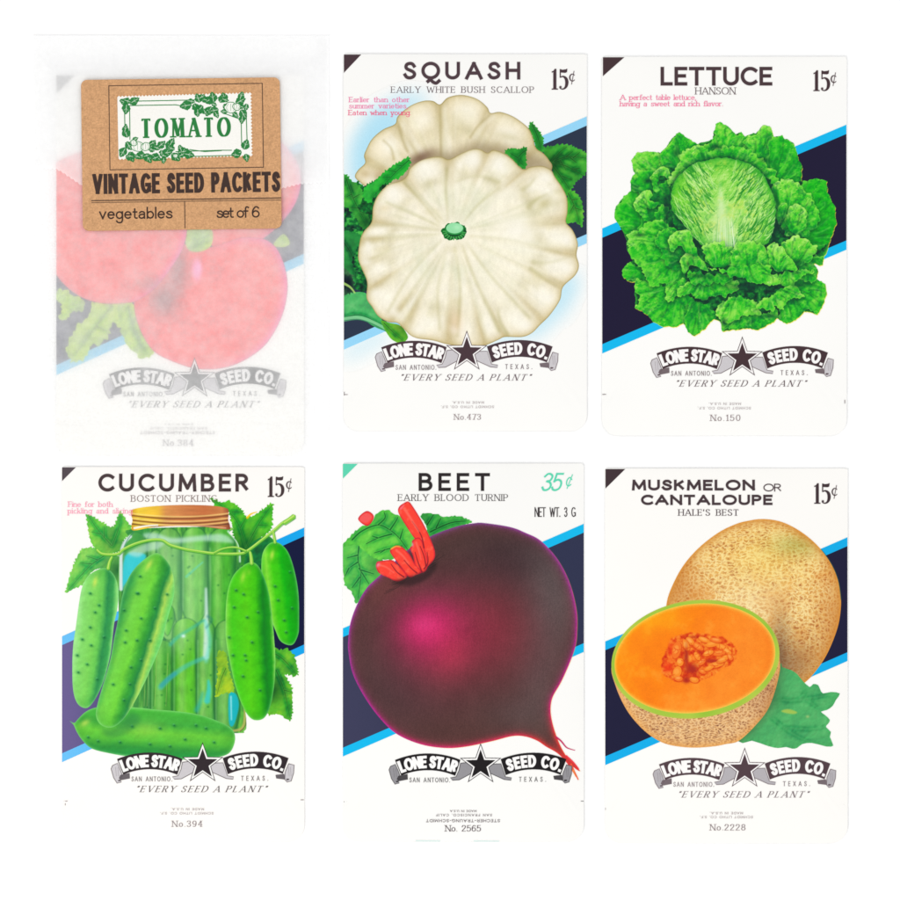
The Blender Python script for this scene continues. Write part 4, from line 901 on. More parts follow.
    cuke(art, [(106, 568.3), (98, 569.5), (88, 576), (82.5, 586), (79.6, 599), (76, 625), (73, 646), (72.2, 668), (73, 690), (77, 703), (84, 708), (90, 706), (97, 696), (104, 680), (110.6, 654), (114, 625), (117, 611), (118.7, 594), (117, 582), (113, 573.5)], ((102, 568), (85, 709)), 20, [(-u_, c_) for u_, c_ in st_l][::-1], 22, [(90, 593), (99, 605), (95, 612), (82, 639), (90, 627), (91, 645), (77, 655), (87, 664), (78, 672), (104, 637), (97, 679)], curve=-3, hl=[(95, 582, 2.2, 5, 12, .75)])
    cuke(art, [(155, 553.3), (147.5, 557), (137, 566), (129, 577), (123, 593), (120, 608), (117, 625), (114, 639), (110, 661), (102.7, 686), (97, 706), (96, 716), (100, 724), (108.5, 727.6), (117, 725), (127, 714.6), (139, 694), (150, 671), (162, 642), (166, 625), (169.2, 613.5), (174, 596), (174, 579), (170.6, 567), (165, 558.6), (160, 554)], ((157, 553), (105, 728)), 25, [(-u_, c_) for u_, c_ in st_m][::-1], 23, [(140, 576), (137, 593), (124, 610), (141, 618), (155, 608), (138, 593), (126, 630), (125, 642), (137, 640), (131, 667), (141, 660), (130, 684), (113, 684), (167, 594), (150, 640), (124, 700)], curve=-1, hl=[(149, 565, 2.4, 6, 30, .7)])
    cuke(art, [(251.6, 562), (243, 565.6), (234, 574.5), (228.5, 587.5), (226, 605), (225.6, 625), (226, 640), (230, 662.6), (235.7, 687), (243, 707), (250, 717.5), (257, 720.3), (264.6, 717.5), (270, 707), (274, 687), (275.4, 661), (274, 636.6), (273, 625), (271, 605), (267.5, 587.5), (263, 574.5), (258, 565.6)], ((251, 562), (258, 721)), 25, [(-u_, c_) for u_, c_ in st_r][::-1], 24, [(236, 590), (243.5, 594), (234, 607), (247, 617), (233, 655), (245, 655), (243, 676), (252, 642), (229, 637), (260, 690), (246, 660), (258, 612)], curve=1, hl=[(243, 577, 2.4, 6, 14, .5), (249, 572, 2, 3, 0, .25)])
    # vines
    art.part('printed_vine')
    V = (128, 204, 66); VL = (206, 232, 120); VD = (60, 140, 50)
    for P, a, b in (([(97, 550), (103, 554), (117, 554), (124, 549), (136, 543.5), (150, 540), (162, 540), (170.6, 545), (185, 549), (194, 550.6), (215.5, 553.5), (238.6, 553.6), (247, 551), (261.7, 540), (274.7, 529.7), (283, 522.5), (293.5, 517)], 2.6, 2.8), ([(214, 553), (224, 548.5), (236, 547.4), (246, 551)], 1.6, 1.9), ([(112, 557), (109.5, 562), (108, 569)], 2.2, 3.6), ([(250, 552), (251, 557), (251.6, 564)], 2.6, 4), ([(273, 531), (274, 537), (275, 543)], 2, 3), ([(284, 523), (290, 519), (294, 516)], 4, 4.6)):
        art.stroke(np.array(P) + (.4, .7), a + .7, b + .7, VD, .6, own=True); art.stroke(P, a, b, V, 1, own=True); art.stroke(np.array(P) + (-.2, -.5), a * .4, b * .4, VL, .8)
    art.part('title_lettering'); draw_text(art, 'CUCUMBER', F_TITLE, 98.2, 491.7, 18.1, 249, ink, .97)
    art.part('variety_lettering'); draw_text(art, 'BOSTON PICKLING', F_SER, 131, 501.8, 6.6, 217, (104, 84, 80), .9)
    art.part('advice_lettering'); pk = (246, 140, 168)
    draw_text(art, 'Fine for both', F_TYPE, 68, 507, 5.5, 112.6, pk, .9); draw_text(art, 'pickling and slicing.', F_TYPE, 67.6, 513.6, 5.5, 134, pk, .9)
    price(art, 268.4, 476.6, 496.8, ink, 292.4)
    emblem(art, 202.1, 742.2, (52, 44, 48), white=(250, 250, 246))
    imprint(art, (120, 106, 108), [('SCHMIDT LITHO CO. S.F.', 160, 213.5, 814.6, 2.5, .75), ('MADE IN U.S.A.', 171, 204, 810.4, 2.4, .8)], ('No.394', 172, 202.5, 827, 6.3))
    ticks(art, ink, [(64, 801.4, 4.4, 0), (64.6, 801.4, .6, 4), (303.6, 800, -3, 0)])
    return art

# ---- beet ---------------------------------------------------------------------------------------
def beet_art():
    art = Art(342.5, 463.5, 584, 842, (251, 250, 247)); ink = (46, 40, 42)
    common(art, (583, 524.2, 643.6, .434, 8.8), [(342, 463), (358.5, 463), (342, 479.5)], (96, 214, 178), (50, 54, 80), (4, 186, 238), 803, None, None)
    k = sstep(450, 345, art.x0 + np.arange(art.W) / K)[None, :] * ((art.ids == 1) & (art.img[..., 2] < 120))
    art.img = mixc(art.img, (64, 64, 92), k * .8)
    G, LT, DK = (62, 178, 70), (136, 220, 92), (22, 124, 62)
    leaf(art, [(421, 515), (428, 513), (440, 515.4), (444, 517), (455, 516), (464, 518), (472, 522), (457, 527), (431, 537), (426, 526)], (36, 150, 60), (100, 205, 80), (16, 100, 50), [[(430, 532), (450, 523), (466, 521)], [(427, 525), (434, 514)], [(436, 528), (441, 518)]], (5, 1.), 31, vw=1.4, va=.85)
    leaf(art, [(343, 543), (357, 541), (368, 552), (380, 558), (386, 572), (366, 592), (356.5, 604), (353, 594), (348, 588), (344.5, 584), (343, 572), (342, 560)], G, LT, (30, 136, 76), [[(359, 546), (358, 560), (361, 574), (358, 598)], [(358, 562), (349, 568)], [(359, 568), (369, 584)], [(360, 577), (352, 588)], [(358, 555), (347, 558)], [(361, 570), (374, 574)], [(349, 568), (345, 576)]], (6, 1.1), 32, vw=1.5, va=.85, shade=(378, 566, 16, .5))
    leaf(art, [(343, 546), (350, 537), (360, 527.5), (371.7, 521.7), (378, 512.5), (388, 510), (395, 515), (402, 517), (411.7, 528), (416, 540), (409, 552), (392, 559), (376.7, 559), (365, 551), (357, 545)], (64, 184, 60), (140, 224, 84), (30, 140, 66), [[(352, 540), (362, 531), (378, 525), (390, 530), (400, 539), (412, 556)], [(378, 525), (385, 518), (384, 512)], [(390, 530), (396, 521), (398, 517)], [(400, 539), (403, 529)], [(392, 534), (378, 538), (366, 544)], [(402, 546), (388, 549), (374, 553)], [(378, 538), (372, 536)], [(385, 549.6), (380, 553)]], (6, .9), 33, vw=1.5, va=.9)
    art.part('printed_stalk')
    def stalk(P, sd, ang):
        P = smooth(P, 5); m, w = art.mask(P, 2); t = np.radians(ang)
        u = -(w.X) * math.sin(t) + w.Y * math.cos(t); n = fbm(w.shape, 4, sd, 3)
        e = np.clip((blur(m, 1.6) - .5) * 2, 0, 1)
        c = mixc(mixc((206, 40, 56), (250, 70, 56), sstep(.1, .8, e)), (255, 110, 84), .5 * sstep(.55, .8, n))
        art.put(m, w, c)
    art.part('printed_stalk'); stalk([(358, 519), (366.7, 511), (374, 516.7), (367.5, 526)], 1, 40); art.fill(smooth([(359, 519), (366, 513), (372, 517), (366, 523)], 4), (244, 96, 100), .8, False, soft=.6)
    body = smooth([(378, 577), (390, 566), (410, 548), (433, 535), (456.7, 526.4), (473, 523.4), (484, 523), (510, 527), (525, 532.6), (541, 541), (558, 560), (570, 584), (576.6, 611), (577, 632), (575.4, 646), (570, 662), (561, 682), (553, 696), (550.6, 706), (551, 716), (554, 729), (560, 745), (567, 757), (575.4, 765), (580, 771), (577, 770), (572.6, 767), (576.6, 775), (578.6, 780), (574, 774), (566, 762), (557, 753), (546, 746.6), (537, 740.6), (525, 736.4), (512, 736), (492, 741), (465, 746.6), (444, 747.8), (420, 744), (396, 733.5), (378, 716), (363, 694.5), (352.5, 673), (348.4, 652), (348.2, 640), (350.4, 623), (357, 604.6), (366.7, 588)], 6)
    me = art.part('printed_beet'); art.fill(body + (.5, .3), (255, 176, 60), .5, False)
    m, w = art.mask(body, 3); n = fbm(w.shape, 16, 51, 4); g = fbm(w.shape, .7, 52, 2, ax=.8, ay=1.3); g2 = fbm(w.shape, 3, 53, 2, ax=.35, ay=3)
    X, Y = w.X, w.Y
    def gs(x, y, rx, ry, p=1.): return np.exp(-(((X - x) / rx) ** 2 + ((Y - y) / ry) ** 2) ** p)
    c = np.empty(w.shape + (3,)); c[:] = (80, 57, 53)
    c = mixc(c, (60, 48, 50), gs(520, 560, 60, 34) * .8); c = mixc(c, (94, 90, 90), gs(552, 600, 28, 64) * .8); c = mixc(c, (92, 80, 80), gs(540, 690, 24, 50) * .7)
    c = mixc(c, (76, 58, 60), gs(400, 690, 60, 40) * .7); c = mixc(c, (84, 78, 80), gs(520, 715, 40, 22) * .5)
    c = mixc(c, (104, 62, 54), gs(385, 585, 36, 26) * .6)
    c = mixc(c, (146, 46, 62), gs(486, 630, 48, 46, 1.1) * .66); c = mixc(c, (140, 54, 62), gs(440, 656, 38, 40) * .45)
    c = mixc(c, (190, 40, 96), gs(432, 630, 40, 37) * .8); c = mixc(c, (214, 44, 112), gs(428, 627, 24, 20) * .9); c = mixc(c, (232, 66, 136), gs(424, 624, 12, 9) * .45)
    c = mixc(c, (205, 52, 80), gs(452, 652, 20, 24) * .35)
    c = c * np.array((.98, 1.0, .93))
    e = np.clip((blur(m, 7.5) - .5) * 2, 0, 1); e1 = np.clip((blur(m, 1.7) - .5) * 2, 0, 1); e3 = np.clip((blur(m, 3.6) - .5) * 2, 0, 1)
    rimc = ramp(Y + (X - 460) * .35, [(520, (120, 70, 130)), (560, (150, 60, 150)), (620, (168, 54, 150)), (700, (186, 40, 140)), (740, (204, 44, 110)), (770, (226, 60, 60))])
    c = mixc(c, (136, 56, 72), (1 - e) * .3)
    c = mixc(c, (188, 60, 44), np.clip(1 - e3, 0, 1) * .5 * sstep(690, 745, Y)); c = mixc(c, rimc, np.clip(1 - e3, 0, 1) * .5); c = mixc(c, rimc, np.clip(1.15 - e1, 0, 1) ** 1.5)
    c = c * (1 + (g - .5) * .2 + (g2 - .5) * .06 + (n - .5) * .12)[..., None]
    art.put(m, w, np.clip(c, 0, 255))
    art.clip = art.full(body)
    for k in range(26):
        a = rng.rand(); x = 384 + 50 * a; y = 586 - 30 * a + rng.rand() * 8; art.stroke([(x, y), (x + 7, y - 3 + rng.rand() * 2), (x + 14, y - 7)], .7, .4, (44, 34, 34), .35)
    art.clip = None
    art.part('root', me)
    art.stroke([(556, 737), (561, 741), (566, 747), (570, 749), (575, 750.4)], 2, .7, (196, 40, 90), .95, own=True)
    art.stroke([(566, 756), (573, 762), (579, 769)], 2.4, .7, (232, 50, 60), .9, own=True); art.stroke([(571, 764), (574.6, 772), (578, 780)], 2, .6, (240, 90, 60), .9, own=True); art.stroke([(573, 770), (575.6, 777)], 1.6, .6, (252, 190, 80), .6, own=True)
    for P, sd, an in (([(399, 507), (404, 503), (408.5, 501.6), (413, 506.7), (423, 523), (431, 540), (435, 552), (433.6, 560), (426, 568), (419, 572), (421, 556), (422, 544), (415, 539), (405.5, 525), (398.5, 513)], 2, 60), ([(413, 545), (412, 541), (417.5, 537.5), (421.7, 540), (425, 550), (428, 563), (425, 571.7), (416.7, 571), (413, 556), (410, 548)], 3, 70), ([(390, 551), (393, 547), (397.5, 545.4), (403, 547.6), (410, 555), (415, 564), (421.7, 571.7), (416, 575), (409, 577), (400, 566), (392.5, 556)], 4, 50), ([(376, 566.7), (377, 562), (381, 561), (391.7, 560), (397, 564), (403, 570), (407, 576.7), (398, 581.4), (388, 577.6), (379, 573)], 5, 25)):
        art.part('printed_stalk'); stalk(P, sd, an)
    art.part('printed_stalk')
    dk = (130, 30, 44)
    for P in ([(415, 552), (418, 562), (422, 572)], [(391, 564), (397, 572), (404, 577)], [(404, 560), (411, 568), (417, 573)], [(427, 552), (428, 562), (424, 569)], [(412, 521), (421, 535), (424, 548)], [(420, 546), (424, 556), (426, 566)]):
        art.stroke(P, .8, 1.6, dk, .75, soft=.25)
    for P, wd in (([(404, 508), (411, 519), (419, 532)], 3), ([(379, 565), (386, 567), (394, 573)], 2), ([(396, 550), (403, 556), (409, 564)], 2.4), ([(416, 542), (419, 551), (421, 560)], 2)):
        art.stroke(P, wd, wd * .5, (255, 128, 110), .6, soft=.5)
    art.stroke([(391, 549), (396, 546.4), (401, 547)], 1.6, .8, (250, 200, 70), .8); art.stroke([(400.5, 509), (404, 505)], 2, 1, (250, 130, 160), .7, soft=.3); art.blob(378, 565, 1.6, 2.6, (250, 150, 190), .7, 30); art.blob(412.6, 544.6, 1.4, 2.4, (250, 140, 190), .6)
    art.fill(smooth([(392, 582), (408, 577), (424, 572), (432, 562), (437, 566), (428, 578), (410, 586)], 4), (40, 30, 32), .6, False, soft=1.5)
    art.part('title_lettering'); draw_text(art, 'BEET', Style(.185, xs=.98), 418.6, 491, 18, 490, ink, .98)
    art.part('variety_lettering'); draw_text(art, 'EARLY BLOOD TURNIP', F_SER, 398, 501, 6.8, 508, ink, .92)
    art.part('price_lettering'); gn = (92, 214, 176)
    draw_text(art, '35', Style(.11, xs=.82, slant=.24, track=.1), 540.6, 491.2, 18.4, 560.5, gn, .97)
    cx, cy = 569.4, 482; art.stroke([(cx + 2.6, cy - 2.2), (cx + .6, cy - 4.4), (cx - 2, cy - 2.2), (cx - 2.8, cy + 2), (cx - 1, cy + 4), (cx + 1.6, cy + 2.4)], 1.3, 1.2, gn, .95, own=True); art.stroke([(cx + 3.2, cy - 7.4), (cx - 2.4, cy + 6.6)], 1., 1., gn, .9, own=True)
    art.part('weight_lettering'); draw_text(art, 'NET WT. 3 G', F_NET, 534.6, 517, 9.8, 575.8, ink, .92)
    emblem(art, 480, 743.2, (34, 31, 33), slogan=False, grey=(150, 148, 152))
    imprint(art, (70, 58, 62), [('STECHER-TRAUNG-SCHMIDT', 426, 500, 822.3, 3.1, .9), ('SAN FRANCISCO. CALIF', 436, 492, 816.4, 2.5, .85), ('MADE IN U.S.A', 450, 476.5, 812.2, 2.2, .85)], ('No. 2565', 445.2, 481, 831.6, 6.4))
    ticks(art, ink, [(342.8, 802, 4, 0), (584, 801.4, -3, 0)])
    art.part('cut_mark'); art.stroke([(416, 841), (440, 841.2)], 1.2, 1.2, (206, 232, 228), .8, own=True, sm=False); art.part('cut_mark'); art.stroke([(474, 841.2), (499, 841.4)], 1.2, 1.2, (206, 232, 228), .8, own=True, sm=False)
    return art

# ---- melon --------------------------------------------------------------------------------------
def netting(art, P, name, seed, cx, cy, R, cell, base, dk, lt, flat=1.):
    art.part(name); P = smooth(P, 5); m, w = art.mask(P, 3)
    # wrap the net over the round of the fruit
    u = np.clip((w.X - cx) / R, -.985, .985); v = np.clip((w.Y - cy) / R, -.985, .985)
    U = np.arcsin(u) * R; V = np.arcsin(v) * R
    n = fbm(w.shape, 8, seed, 3); U = U + (n - .5) * 7 + (fbm(w.shape, 2.6, seed + 11, 2) - .5) * 3.2; V = V + (fbm(w.shape, 2.4, seed + 12, 2) - .5) * 2.4; V = V + (fbm(w.shape, 8, seed + 4, 3) - .5) * 6
    f1, f2, idv = worley(U, V, cell[0], cell[1], seed)
    net = sstep(.46, .10, f2 - f1); spot = sstep(.5, .12, f1)
    b = fbm(w.shape, 14, seed + 7, 3); k = sstep(.3, .7, b)
    c = mixc(np.array(base, float), dk, spot * (.3 + .5 * (idv > .45)) * (.45 + .7 * k))
    c = mixc(c, lt, net * (.85 - .25 * k))
    sp = fbm(w.shape, 1.5, seed + 15, 2); c = mixc(c, dk, sstep(.6, .78, sp) * .28); c = mixc(c, lt, sstep(.55, .75, 1 - sp) * .45)
    f3, f4, i3 = worley(U * 1. + 40, V, cell[0] * .45, cell[1] * .5, seed + 1)
    c = mixc(c, lt, sstep(.22, .05, f4 - f3) * .28); c = mixc(c, dk, sstep(.3, .05, f3) * (i3 > .75) * .55)
    return m, w, c

def muskmelon_art():
    art = Art(605, 468.5, 848, 843.5, (254, 252, 248)); ink = (68, 54, 58)
    common(art, (847, 537.6, 652.6, .43, 8.8), [(605.5, 469), (625.4, 469), (605.5, 488.6)], ink, (34, 33, 60), (4, 174, 234), 805, None, None)
    P = [(666, 607), (670, 591), (681.6, 568), (697.5, 549), (717.7, 533), (735, 524.4), (747, 521), (763, 519), (782, 522), (801, 531.7), (818, 546), (831, 563.5), (838, 580), (841, 597), (840.6, 612), (837.6, 628), (830, 648), (821, 664), (806.7, 681), (790, 690), (760, 692), (710, 672), (676, 640), (666, 622)]
    m, w, c = netting(art, P, 'printed_melon', 61, 754, 606, 90, (6.6, 4.0), (234, 178, 92), (176, 102, 52), (254, 232, 166))
    X, Y = w.X, w.Y; gs = lambda x, y, rx, ry: np.exp(-((X - x) / rx) ** 2 - ((Y - y) / ry) ** 2)
    big = fbm(w.shape, 20, 77, 3); c = mixc(c, (226, 142, 58), sstep(.5, .8, big) * .35); c = mixc(c, (255, 232, 160), sstep(.55, .8, 1 - big) * .35)
    c = mixc(c, (252, 236, 190), gs(752, 600, 38, 30) * .4); c = mixc(c, (246, 214, 90), gs(765, 560, 40, 26) * .3); c = mixc(c, (150, 160, 70), gs(797, 545, 26, 12) * .45)
    c = mixc(c, (196, 112, 44), gs(678, 588, 22, 34) * .55); c = mixc(c, (196, 118, 52), gs(834, 620, 18, 44) * .5); c = mixc(c, (124, 84, 60), gs(785, 665, 34, 26) * .6); c = mixc(c, (110, 72, 50), gs(780, 640, 10, 30) * .4)
    e = np.clip((blur(m, 5) - .5) * 2, 0, 1); e1 = np.clip((blur(m, 1.1) - .5) * 2, 0, 1)
    c = mixc(c, (206, 132, 54), (1 - e) * .75); c = mixc(c, (236, 160, 60), (1 - e1) * .55)
    art.put(m, w, np.clip(c, 0, 255))
    art.stroke([(821, 549), (831, 562.8), (838.4, 580), (841.2, 600)], .8, .9, (40, 96, 80), .6, soft=.2)
    lf = [(779, 664), (782, 667), (791, 670), (797, 674), (802.4, 680.5), (809.6, 687), (813, 684), (818, 685), (820, 689), (823, 693.4), (831, 692), (840, 693.6), (836, 700), (832.7, 706), (827, 710), (821, 711.7), (825, 715), (830, 720), (828, 724), (826, 727), (831, 732), (830, 737), (833.4, 745.7), (828, 746.6), (824, 746), (812, 743), (802.4, 744), (797, 748), (792, 748.6), (786, 747), (777.8, 748), (768, 746), (751.8, 740.6), (738, 741), (760, 700)]
    leaf(art, lf, (62, 164, 92), (104, 192, 116), (44, 140, 84), [[(782, 700), (800, 700), (822, 696), (838, 694)], [(786, 728), (810, 729), (828, 727)], [(770, 716), (790, 732), (810, 742)], [(800, 700), (806, 690)], [(806, 699), (818, 708)]], None, 62, 2, shade=(776, 700, 20, .25), vw=.8, va=.1, vd=.14)
    art.fill(smooth([(781, 711), (788, 709), (797, 712), (794, 714), (786, 713)], 4), (170, 196, 84), .9, False, soft=.3); art.blob(807.6, 716.6, 1.8, 1.4, (168, 196, 120), .8)
    half = [(612, 664), (616, 687), (626.7, 710), (641, 727.6), (655.6, 739), (670, 745), (691.7, 747.6), (713, 746.4), (726, 744), (739, 740.6), (756, 724.7), (769, 707), (777.8, 680), (779.6, 660), (770, 640), (700, 620), (630, 640)]
    sh = blur(art.full(smooth(half, 5)), 4)
    art.img = mixc(art.img, (70, 50, 40), np.roll(sh, int(2 * K), 1) * .45 * ((art.ids > 2)))
    m, w, c = netting(art, half, 'printed_melon_half', 66, 696, 660, 92, (5.4, 3.4), (214, 156, 96), (124, 74, 58), (246, 206, 150)); me = art.cur
    c = mixc(c, (236, 166, 84), np.clip(1 - (np.clip((blur(m, 4) - .5) * 2, 0, 1)), 0, 1) * .75); c = mixc(c, (150, 96, 66), .35 * np.exp(-((w.X - 770) / 18) ** 2 - ((w.Y - 700) / 30) ** 2)); c = mixc(c, (238, 176, 120), .5 * np.exp(-((w.X - 616) / 12) ** 2 - ((w.Y - 690) / 26) ** 2))
    art.put(m, w, np.clip(c, 0, 255))
    rim = ellipse(695.4, 659.2, 84.4, 58.8, 120, -8)
    art.part('rind', me); m, w = art.mask(rim, 2)
    e = np.clip((blur(m, 1.) - .5) * 2, 0, 1); art.put(m, w, mixc(mixc((166, 190, 70), (150, 196, 62), e), (206, 214, 90), .5 * vnoise(w.shape, 16, 5)))
    inner = ellipse(694.9, 658.3, 80.8, 54.4, 120, -8)
    art.part('flesh', me); m, w = art.mask(inner, 2); e = np.clip((blur(m, 2.2) - .5) * 2, 0, 1); n = fbm(w.shape, 12, 67, 4); g = fbm(w.shape, .9, 68, 2)
    c = ramp(w.X + (w.Y - 650) * .5, [(610, (254, 140, 4)), (650, (252, 132, 10)), (690, (252, 132, 28)), (740, (254, 144, 44)), (775, (252, 138, 38))])
    c = mixc(c, (255, 168, 60), sstep(.5, .8, n) * .4); c = mixc(c, (240, 116, 30), sstep(.5, .8, 1 - n) * .3); c = mixc(c, (255, 176, 20), np.exp(-((w.X - 655) / 26) ** 2 - ((w.Y - 618) / 12) ** 2) * .6)
    c = mixc(c, (246, 214, 90), (1 - e) * .8); art.put(m, w, np.clip(c * (1 + (g - .5) * .06)[..., None], 0, 255))
    art.part('seeds', me)
    cav = wobble(smooth([(661, 668), (664, 655), (670, 641), (682, 634.6), (700, 633.4), (718, 636.6), (732, 644), (737, 655), (731, 664), (718, 671), (706, 680), (690, 683), (676, 680.5), (665, 676)], 4), 1.2, 5, 3)
    m, w = art.mask(cav, 3); n = fbm(w.shape, 4, 71, 4); art.put(blur(m, .6), w, ramp(n, [(.25, (208, 50, 24)), (.45, (232, 88, 28)), (.6, (246, 128, 40)), (.8, (252, 160, 60))]))
    for x, y, rx, ry, a in ((692, 669, 5.5, 4.5, .95), (686, 655, 2.2, 11, .8), (686, 680, 3.4, 3, .8), (667, 668, 4.4, 5, .6), (671, 650, 3, 8, .6), (712, 661, 7, 2, .7), (700, 650, 3, 4, .6), (694, 637, 8, 1.6, .5)):
        art.blob(x, y, rx, ry, (172, 44, 34) if x > 680 else (238, 60, 26), a)
    sd = [(676.5, 650, 4.2, 8.6, 14), (680, 662, 3.4, 4, 0), (677, 672, 4.2, 6, 20), (678.5, 678.5, 4, 2.6, 0), (694, 679.6, 4.6, 2.8, 12), (690, 641, 5, 3, 40), (698, 646.5, 6, 2.8, 35), (704, 639.6, 6, 2.4, 20), (712, 644, 6.6, 2.8, -12), (716, 640, 6, 2.2, 10), (722, 647, 6, 2.8, 20), (727, 651, 5, 2.6, 35), (719, 653, 6.5, 2.6, -8), (708, 653, 5.5, 2.5, -20), (697, 656, 4.6, 2.4, 60), (702, 662, 4.4, 2.2, -40), (716, 664.5, 8, 3, -14), (722, 660, 6, 2.2, -20), (702, 671, 4, 2.4, 30), (686, 645, 3, 6, -20), (709, 668, 5, 2, -25), (730, 657, 3.6, 2.2, 60)]
    for i, (x, y, rx, ry, rot) in enumerate(sd):
        art.fill(ellipse(x + .5, y + .7, rx + .6, ry + .6, 30, rot), (212, 66, 20), .55); art.fill(ellipse(x, y, rx, ry, 30, rot), (247, 140, 44) if i % 3 else (244, 118, 40)); art.fill(ellipse(x - .5, y - .6, rx * .62, ry * .5, 24, rot), (255, 188, 100) if i % 2 else (255, 170, 74), .6, False, soft=.4)
    for x, y, rx, ry, a in ((692, 669, 5, 4.4, .85), (686.4, 655, 1.8, 11, .6), (687, 680, 3, 2.6, .6), (668, 666, 3, 5, .5), (712, 661, 6, 1.6, .55)): art.blob(x, y, rx, ry, (176, 44, 34) if x > 680 else (240, 56, 26), a)
    for k in range(44):
        x, y = 668 + rng.rand() * 62, 640 + rng.rand() * 36; d = rng.rand() * 3.1
        if m[int((y - w.y[0]) * K) % m.shape[0], int((x - w.x[0]) * K) % m.shape[1]] > .5: art.stroke([(x, y), (x + 4 * math.cos(d), y + 3 * math.sin(d)), (x + 7 * math.cos(d + .5), y + 5 * math.sin(d + .5))], .9, .5, (222, 70, 22), .55)
    art.part('title_lettering'); draw_text(art, 'MUSKMELON', F_WIDE, 632, 490.6, 11, 755, ink, .97); draw_text(art, 'OR', Style(.15, xs=1.3), 763.4, 491.6, 8, 781.6, ink, .9); draw_text(art, 'CANTALOUPE', F_WIDE, 641, 505.2, 10.6, 772.6, ink, .97)
    art.part('variety_lettering'); draw_text(art, "HALE'S BEST", Style(.16, .08, xs=.98, serif=.12, space=.6), 678.4, 515.8, 6.6, 738.6, ink, .92)
    price(art, 815, 483.4, 503.6, ink, 838.2)
    emblem(art, 744, 747.6, (84, 66, 72), grey=(182, 178, 182))
    imprint(art, (120, 104, 106), [('SCHMIDT LITHO CO. S.F.', 700, 753, 818.4, 2.5, .75), ('MADE IN U.S.A.', 710, 743, 814.4, 2.4, .8)], ('No.2228', 710, 745.6, 830.6, 6.4))
    ticks(art, ink, [(605, 806, 3.6, 0), (605.2, 806, .2, 4), (842, 805.6, 3.4, 0)])
    return art

# ---- tomato (inside the glassine bag) -----------------------------------------------------------
def tomato_art():
    art = Art(56, 75, 304, 455, (253, 252, 248)); ink = (78, 66, 72)
    common(art, (303, 141, 254, .45, 10), [(56, 75), (75, 75), (56, 94)], ink, (46, 48, 84), (120, 206, 238), 397, None, None)
    def tom(P, sd, cx, cy, R, shade):
        art.part('printed_tomato'); P = smooth(P, 5); m, w = art.mask(P, 3); n = fbm(w.shape, 14, sd, 4); n2 = fbm(w.shape, 3, sd + 3, 3)
        c = mixc((255, 84, 84), (238, 48, 56), sstep(.4, .8, n) * .6); c = mixc(c, (255, 100, 90), sstep(.5, .85, 1 - n) * .45)
        c = c * (1 + (n2 - .5) * .2)[..., None]
        e = np.clip((blur(m, 5) - .5) * 2, 0, 1); rt = sstep(-.2, .9, (w.X - cx) / R)
        c = mixc(c, (250, 70, 190), (1 - e) * .9 * rt); c = mixc(c, (246, 90, 140), (1 - e) * .4)
        for x, y, rx, ry, a in shade: c = mixc(c, (112, 52, 62), np.exp(-((w.X - x) / rx) ** 2 - ((w.Y - y) / ry) ** 2) * a)
        art.put(m, w, np.clip(c, 0, 255)); art.stroke(np.vstack([P, P[:1]]), .8, .8, (150, 40, 60), .4, sm=False)
    G = (166, 206, 20); LT = (216, 232, 80); DK = (110, 150, 40)
    leaf(art, [(56, 292), (64, 290), (74, 296), (84, 300), (83, 310), (72, 312), (66, 320), (60, 318), (62, 306), (56, 300)], G, LT, DK, [], (6, 2), 80)
    leaf(art, [(276, 240), (284, 234), (290, 243), (284, 247), (274, 246)], G, LT, DK, [], None, 81)
    tom([(170, 152), (200, 132), (240, 126), (276, 138), (296, 160), (301, 180), (296, 202), (282, 222), (264, 238), (240, 250), (200, 240), (172, 200)], 82, 235, 185, 64, [])
    leaf(art, [(94, 302), (110, 304), (130, 300), (132, 310), (122, 328), (112, 322), (108, 336), (98, 344), (92, 345), (86, 356), (74, 362), (66, 352), (70, 340), (76, 328), (88, 316)], G, LT, DK, [[(112, 306), (96, 326), (74, 356)], [(96, 326), (108, 332)]], (7, 2.4), 85)
    leaf(art, [(118, 304), (134, 304), (138, 320), (144, 337), (154, 352), (144, 358), (134, 352), (126, 344), (120, 324)], (160, 204, 40), LT, (100, 150, 60), [[(128, 306), (136, 336), (148, 354)]], (7, 2), 86)
    tom([(134, 303), (134, 285), (142, 262), (160, 248), (185, 244), (211, 247), (240, 238), (258, 238), (270, 242), (280, 254), (286.4, 275), (286.8, 295), (280.6, 319), (266.6, 343), (246.4, 359), (223, 367.8), (196.7, 368.6), (172, 361), (154.4, 351.6), (143.8, 337), (136.7, 319.6)], 87, 212, 305, 76, [(164, 300, 13, 15, .6), (178, 268, 10, 26, .5)])
    leaf(art, [(186, 228), (198, 226), (212, 230), (211, 246), (198, 252), (187, 248)], (170, 205, 90), LT, (120, 160, 70), [], None, 84)
    tom([(30, 210), (44, 172), (80, 152), (120, 148), (158, 164), (182, 196), (187, 226), (183, 248), (170, 270), (154.4, 289), (140, 299), (131, 302.4), (104.7, 303.5), (83, 298), (65.5, 286), (54, 272), (40, 256)], 83, 112, 230, 74, [(150, 284, 14, 7, .3)])
    art.blob(197, 270, 5.5, 12, (255, 150, 215), .85, 0, p=4); art.blob(199, 268, 3, 6, (255, 200, 235), .6)
    emblem(art, 194, 357.4, (24, 20, 24))
    imprint(art, (110, 100, 104), [('STECHER-TRAUNG-SCHMIDT', 140, 215, 436 - 1.8, 3, .8), ('SAN FRANCISCO. CALIF', 150, 207, 429.6, 2.5, .7), ('MADE IN U.S.A.', 163, 193, 425, 2.2, .7)], ('No.384', 163, 193.5, 446, 6.3))
    return art

